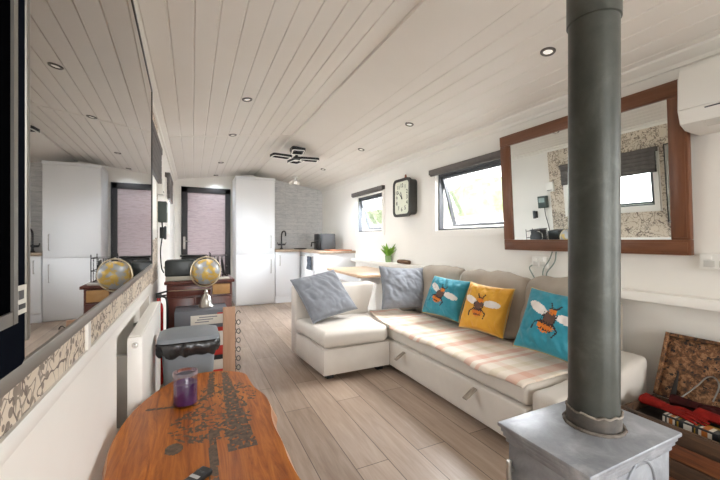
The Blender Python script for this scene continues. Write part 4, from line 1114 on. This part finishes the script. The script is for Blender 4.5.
# wire rack with crockery
o = thing('dish_rack', 'black wire rack at the right end of the sideboard behind the globe', 'rack', (.23, 3.52, sz_))
rk = MB()
for z_ in (.006, .10, .2):
    rk.tube([(.15, 3.40, sz_+z_), (.295, 3.40, sz_+z_), (.295, 3.64, sz_+z_), (.15, 3.64, sz_+z_)], .004, 6, closed=True)
for x, y in ((.15, 3.40), (.295, 3.40), (.295, 3.64), (.15, 3.64)): rk.tube([(x, y, sz_), (x, y, sz_+.23)], .004, 6)
for k in range(6): rk.tube([(.15, 3.43+.038*k, sz_+.006), (.15+.02, 3.43+.038*k, sz_+.12), (.295, 3.43+.038*k, sz_+.006)], .003, 6)
for k in range(5): rk.tube([(.16+.03*k, 3.40, sz_+.006), (.15+.032*k, 3.398, sz_+.2)], .003, 6)
obj('rack_frame', rk, BLACKM, o)
for k, (x, m) in enumerate(((.185, WHITEP), (.215, BLACKP), (.25, BLACKP))):
    b = MB(); b.lathe([(0, 0), (.05, .002), (.085, .012), (.085, .016), (.05, .008), (0, .006)], (0, 0, 0), 28)
    b.xf(Matrix.Translation((x, 3.52, sz_+.10)) @ Matrix.Rotation(PI/2-.15, 4, 'Y'))
    tag(obj('plate', b, m), ('white plate standing in the wire rack', 'black plate standing beside the white plate in the rack', 'black plate at the right hand end of the wire rack')[k], 'plate')
b = MB(); b.box(.15, .30, 3.28, 3.37, sz_, sz_+.016, .004); tag(obj('folded_cloth', b, mat('pale cloth', '#d9d6cf', .9, c2='#c9c5bd', nscale=30)), 'folded pale cloth on the front right corner of the sideboard', 'cloth')

# fire extinguisher
ex, ey = -.238, 3.19
o = thing('fire_extinguisher', 'slim red fire extinguisher between radiator and sideboard', 'fire extinguisher', (ex, ey, 0))
b = MB(); b.lathe([(0, 0), (.029, 0), (.032, .01), (.032, .60), (.028, .63), (.016, .65), (.013, .69), (0, .69)], (ex, ey, 0), 28); obj('cylinder', b, mat('gloss red', '#b51d1d', .25), o)
b = MB(); b.box(ex-.02, ex+.02, ey-.015, ey+.015, .685, .715, .003); b.tube([(ex-.02, ey, .715), (ex+.06, ey-.01, .735)], .007, 8); b.tube([(ex-.02, ey, .70), (ex+.055, ey-.01, .705)], .006, 8); obj('valve_handle', b, BLACKP, o)
b = MB(); b.tube(smoothpath([(ex+.02, ey-.005, .70), (ex+.055, ey-.01, .67), (ex+.06, ey-.01, .55), (ex+.058, ey-.01, .35)]), .008, 8); obj('hose', b, BLACKP, o)

# things on the left wall past the window
o = thing('wall_control_box', 'dark grey green control box on the left wall past the wallpaper', 'control box', (XL, 3.71, 1.32))
obj('box', MB().box(XL, XL+.07, 3.645, 3.785, 1.31, 1.50, .006), mat('slate green plastic', '#46524f', .5), o)
obj('display', MB().box(XL+.069, XL+.072, 3.665, 3.765, 1.40, 1.47), mat('pale display', '#8fa39f', .3), o)
obj('cable', MB().tube(smoothpath([(XL+.03, 3.70, 1.31), (XL+.035, 3.69, 1.2), (XL+.02, 3.67, 1.05), (XL+.03, 3.64, .90), (XL+.05, 3.60, .85)]), .006, 6), BLACKP, o)
o = thing('wall_phone', 'small black handset on the left wall below the control box', 'handset', (XL, 3.88, 1.18))
obj('cradle', MB().box(XL, XL+.035, 3.85, 3.92, 1.16, 1.27, .006), BLACKP, o)
obj('handset', MB().box(XL+.033, XL+.055, 3.865, 3.905, 1.15, 1.28, .008), DARKGREY, o)
o = thing('router', 'white plastic box on the left wall above the control box', 'router', (XL, 3.58, 1.56))
obj('case', MB().box(XL, XL+.05, 3.52, 3.64, 1.55, 1.70, .006), WHITEP, o)
obj('vent_strip', MB().box(XL+.0495, XL+.0515, 3.54, 3.62, 1.57, 1.58), DARKGREY, o)

# ------------------------------------------------------------------ light, world, camera
wd = bpy.data.worlds.new('World'); scene.world = wd; wd.use_nodes = True
nt = wd.node_tree; nt.nodes.clear()
ow = nt.nodes.new('ShaderNodeOutputWorld'); bg = nt.nodes.new('ShaderNodeBackground'); sk = nt.nodes.new('ShaderNodeTexSky')
sk.sky_type = 'HOSEK_WILKIE'; sk.sun_direction = (-.35, -.75, .55); sk.turbidity = 6; sk.ground_albedo = .4
mx = nt.nodes.new('ShaderNodeMix'); mx.data_type = 'RGBA'; mx.inputs[0].default_value = .75; mx.inputs[7].default_value = (1, .99, .97, 1)
nt.links.new(sk.outputs[0], mx.inputs[6]); nt.links.new(mx.outputs[2], bg.inputs[0]); bg.inputs[1].default_value = 3.5; nt.links.new(bg.outputs[0], ow.inputs[0])

def area(name, loc, rot, sx, sy, power, col=(1, 1, 1)):
    l = bpy.data.lights.new(name, 'AREA'); l.shape = 'RECTANGLE'; l.size = sx; l.size_y = sy; l.energy = power; l.color = col
    o = bpy.data.objects.new(name, l); COL.objects.link(o); o.location = loc; o.rotation_euler = rot; return o
# daylight entering by the glazed doors and the windows
area('door_daylight', ((PD[0]+PD[1])/2, Y0-.2, 1.15), (PI/2, 0, 0), 2.0, 1.9, 52, (.95, .975, 1))
q = DOOR_R; area('door_daylight', (XR+.55, (q[0]+q[1])/2, 1.1), (0, math.radians(97), 0), 1.8, 1.3, 22, (.95, .975, 1))
for i, q in enumerate(WIN_R): area('window_daylight', (XR+.62, (q[0]+q[1])/2-(.0, .1)[i], (q[2]+q[3])/2+(.62, .4)[i]), (0, math.radians((48, 58)[i]), 0), (.6, 1.0)[i], 1.8, (140, 230)[i], ((.97, .985, 1), (.86, .93, 1))[i])
for i, q in enumerate(WIN_L): area('window_daylight', (XL-.5, (q[0]+q[1])/2, (q[2]+q[3])/2+.1), (0, math.radians(-80), 0), .8, q[1]-q[0], (24, 90)[i], (.92, .96, 1))
area('back_door_daylight', (.24, Y1+.5, 1.3), (-PI/2, 0, 0), .9, 1.7, 110, (.95, .97, 1))
# added fill: spot lamps under the unlit downlights, strongest and coolest towards the kitchen
for x, y, en in ((.407, 2.97, 6), (.403, 4.045, 8), (.39, 5.57, 20), (.385, 6.7, 8), (1.89, 1.366, 3), (1.885, 2.81, 5), (1.88, 3.86, 8), (1.87, 5.22, 20)):
    l = bpy.data.lights.new('fill_spot', 'SPOT'); l.energy = en; l.spot_size = math.radians(130); l.spot_blend = .8; l.shadow_soft_size = .03; l.color = (.84, .92, 1) if y > 5 else (1, .97, .94)
    o = bpy.data.objects.new('fill_spot', l); COL.objects.link(o); o.location = (x, y, slope_z(x)-.02)

cam = bpy.data.cameras.new('Camera'); co_ = bpy.data.objects.new('Camera', cam); COL.objects.link(co_)
cam.sensor_width = 36; cam.lens = 17.4; cam.clip_start = .02
YAW = math.atan(168/348)
co_.location = (0, 0, 1.15); co_.rotation_euler = (PI/2, 0, -YAW); cam.shift_y = -.5/720
scene.camera = co_
scene.view_settings.view_transform = 'Standard'; scene.view_settings.look = 'None'; scene.view_settings.gamma = 1
scene.view_settings.use_curve_mapping = False; scene.view_settings.exposure = 0.58
scene.cycles.use_denoising = True; scene.cycles.max_bounces = 10; scene.cycles.diffuse_bounces = 6; scene.cycles.transparent_max_bounces = 12
scene.cycles.sample_clamp_indirect = 6
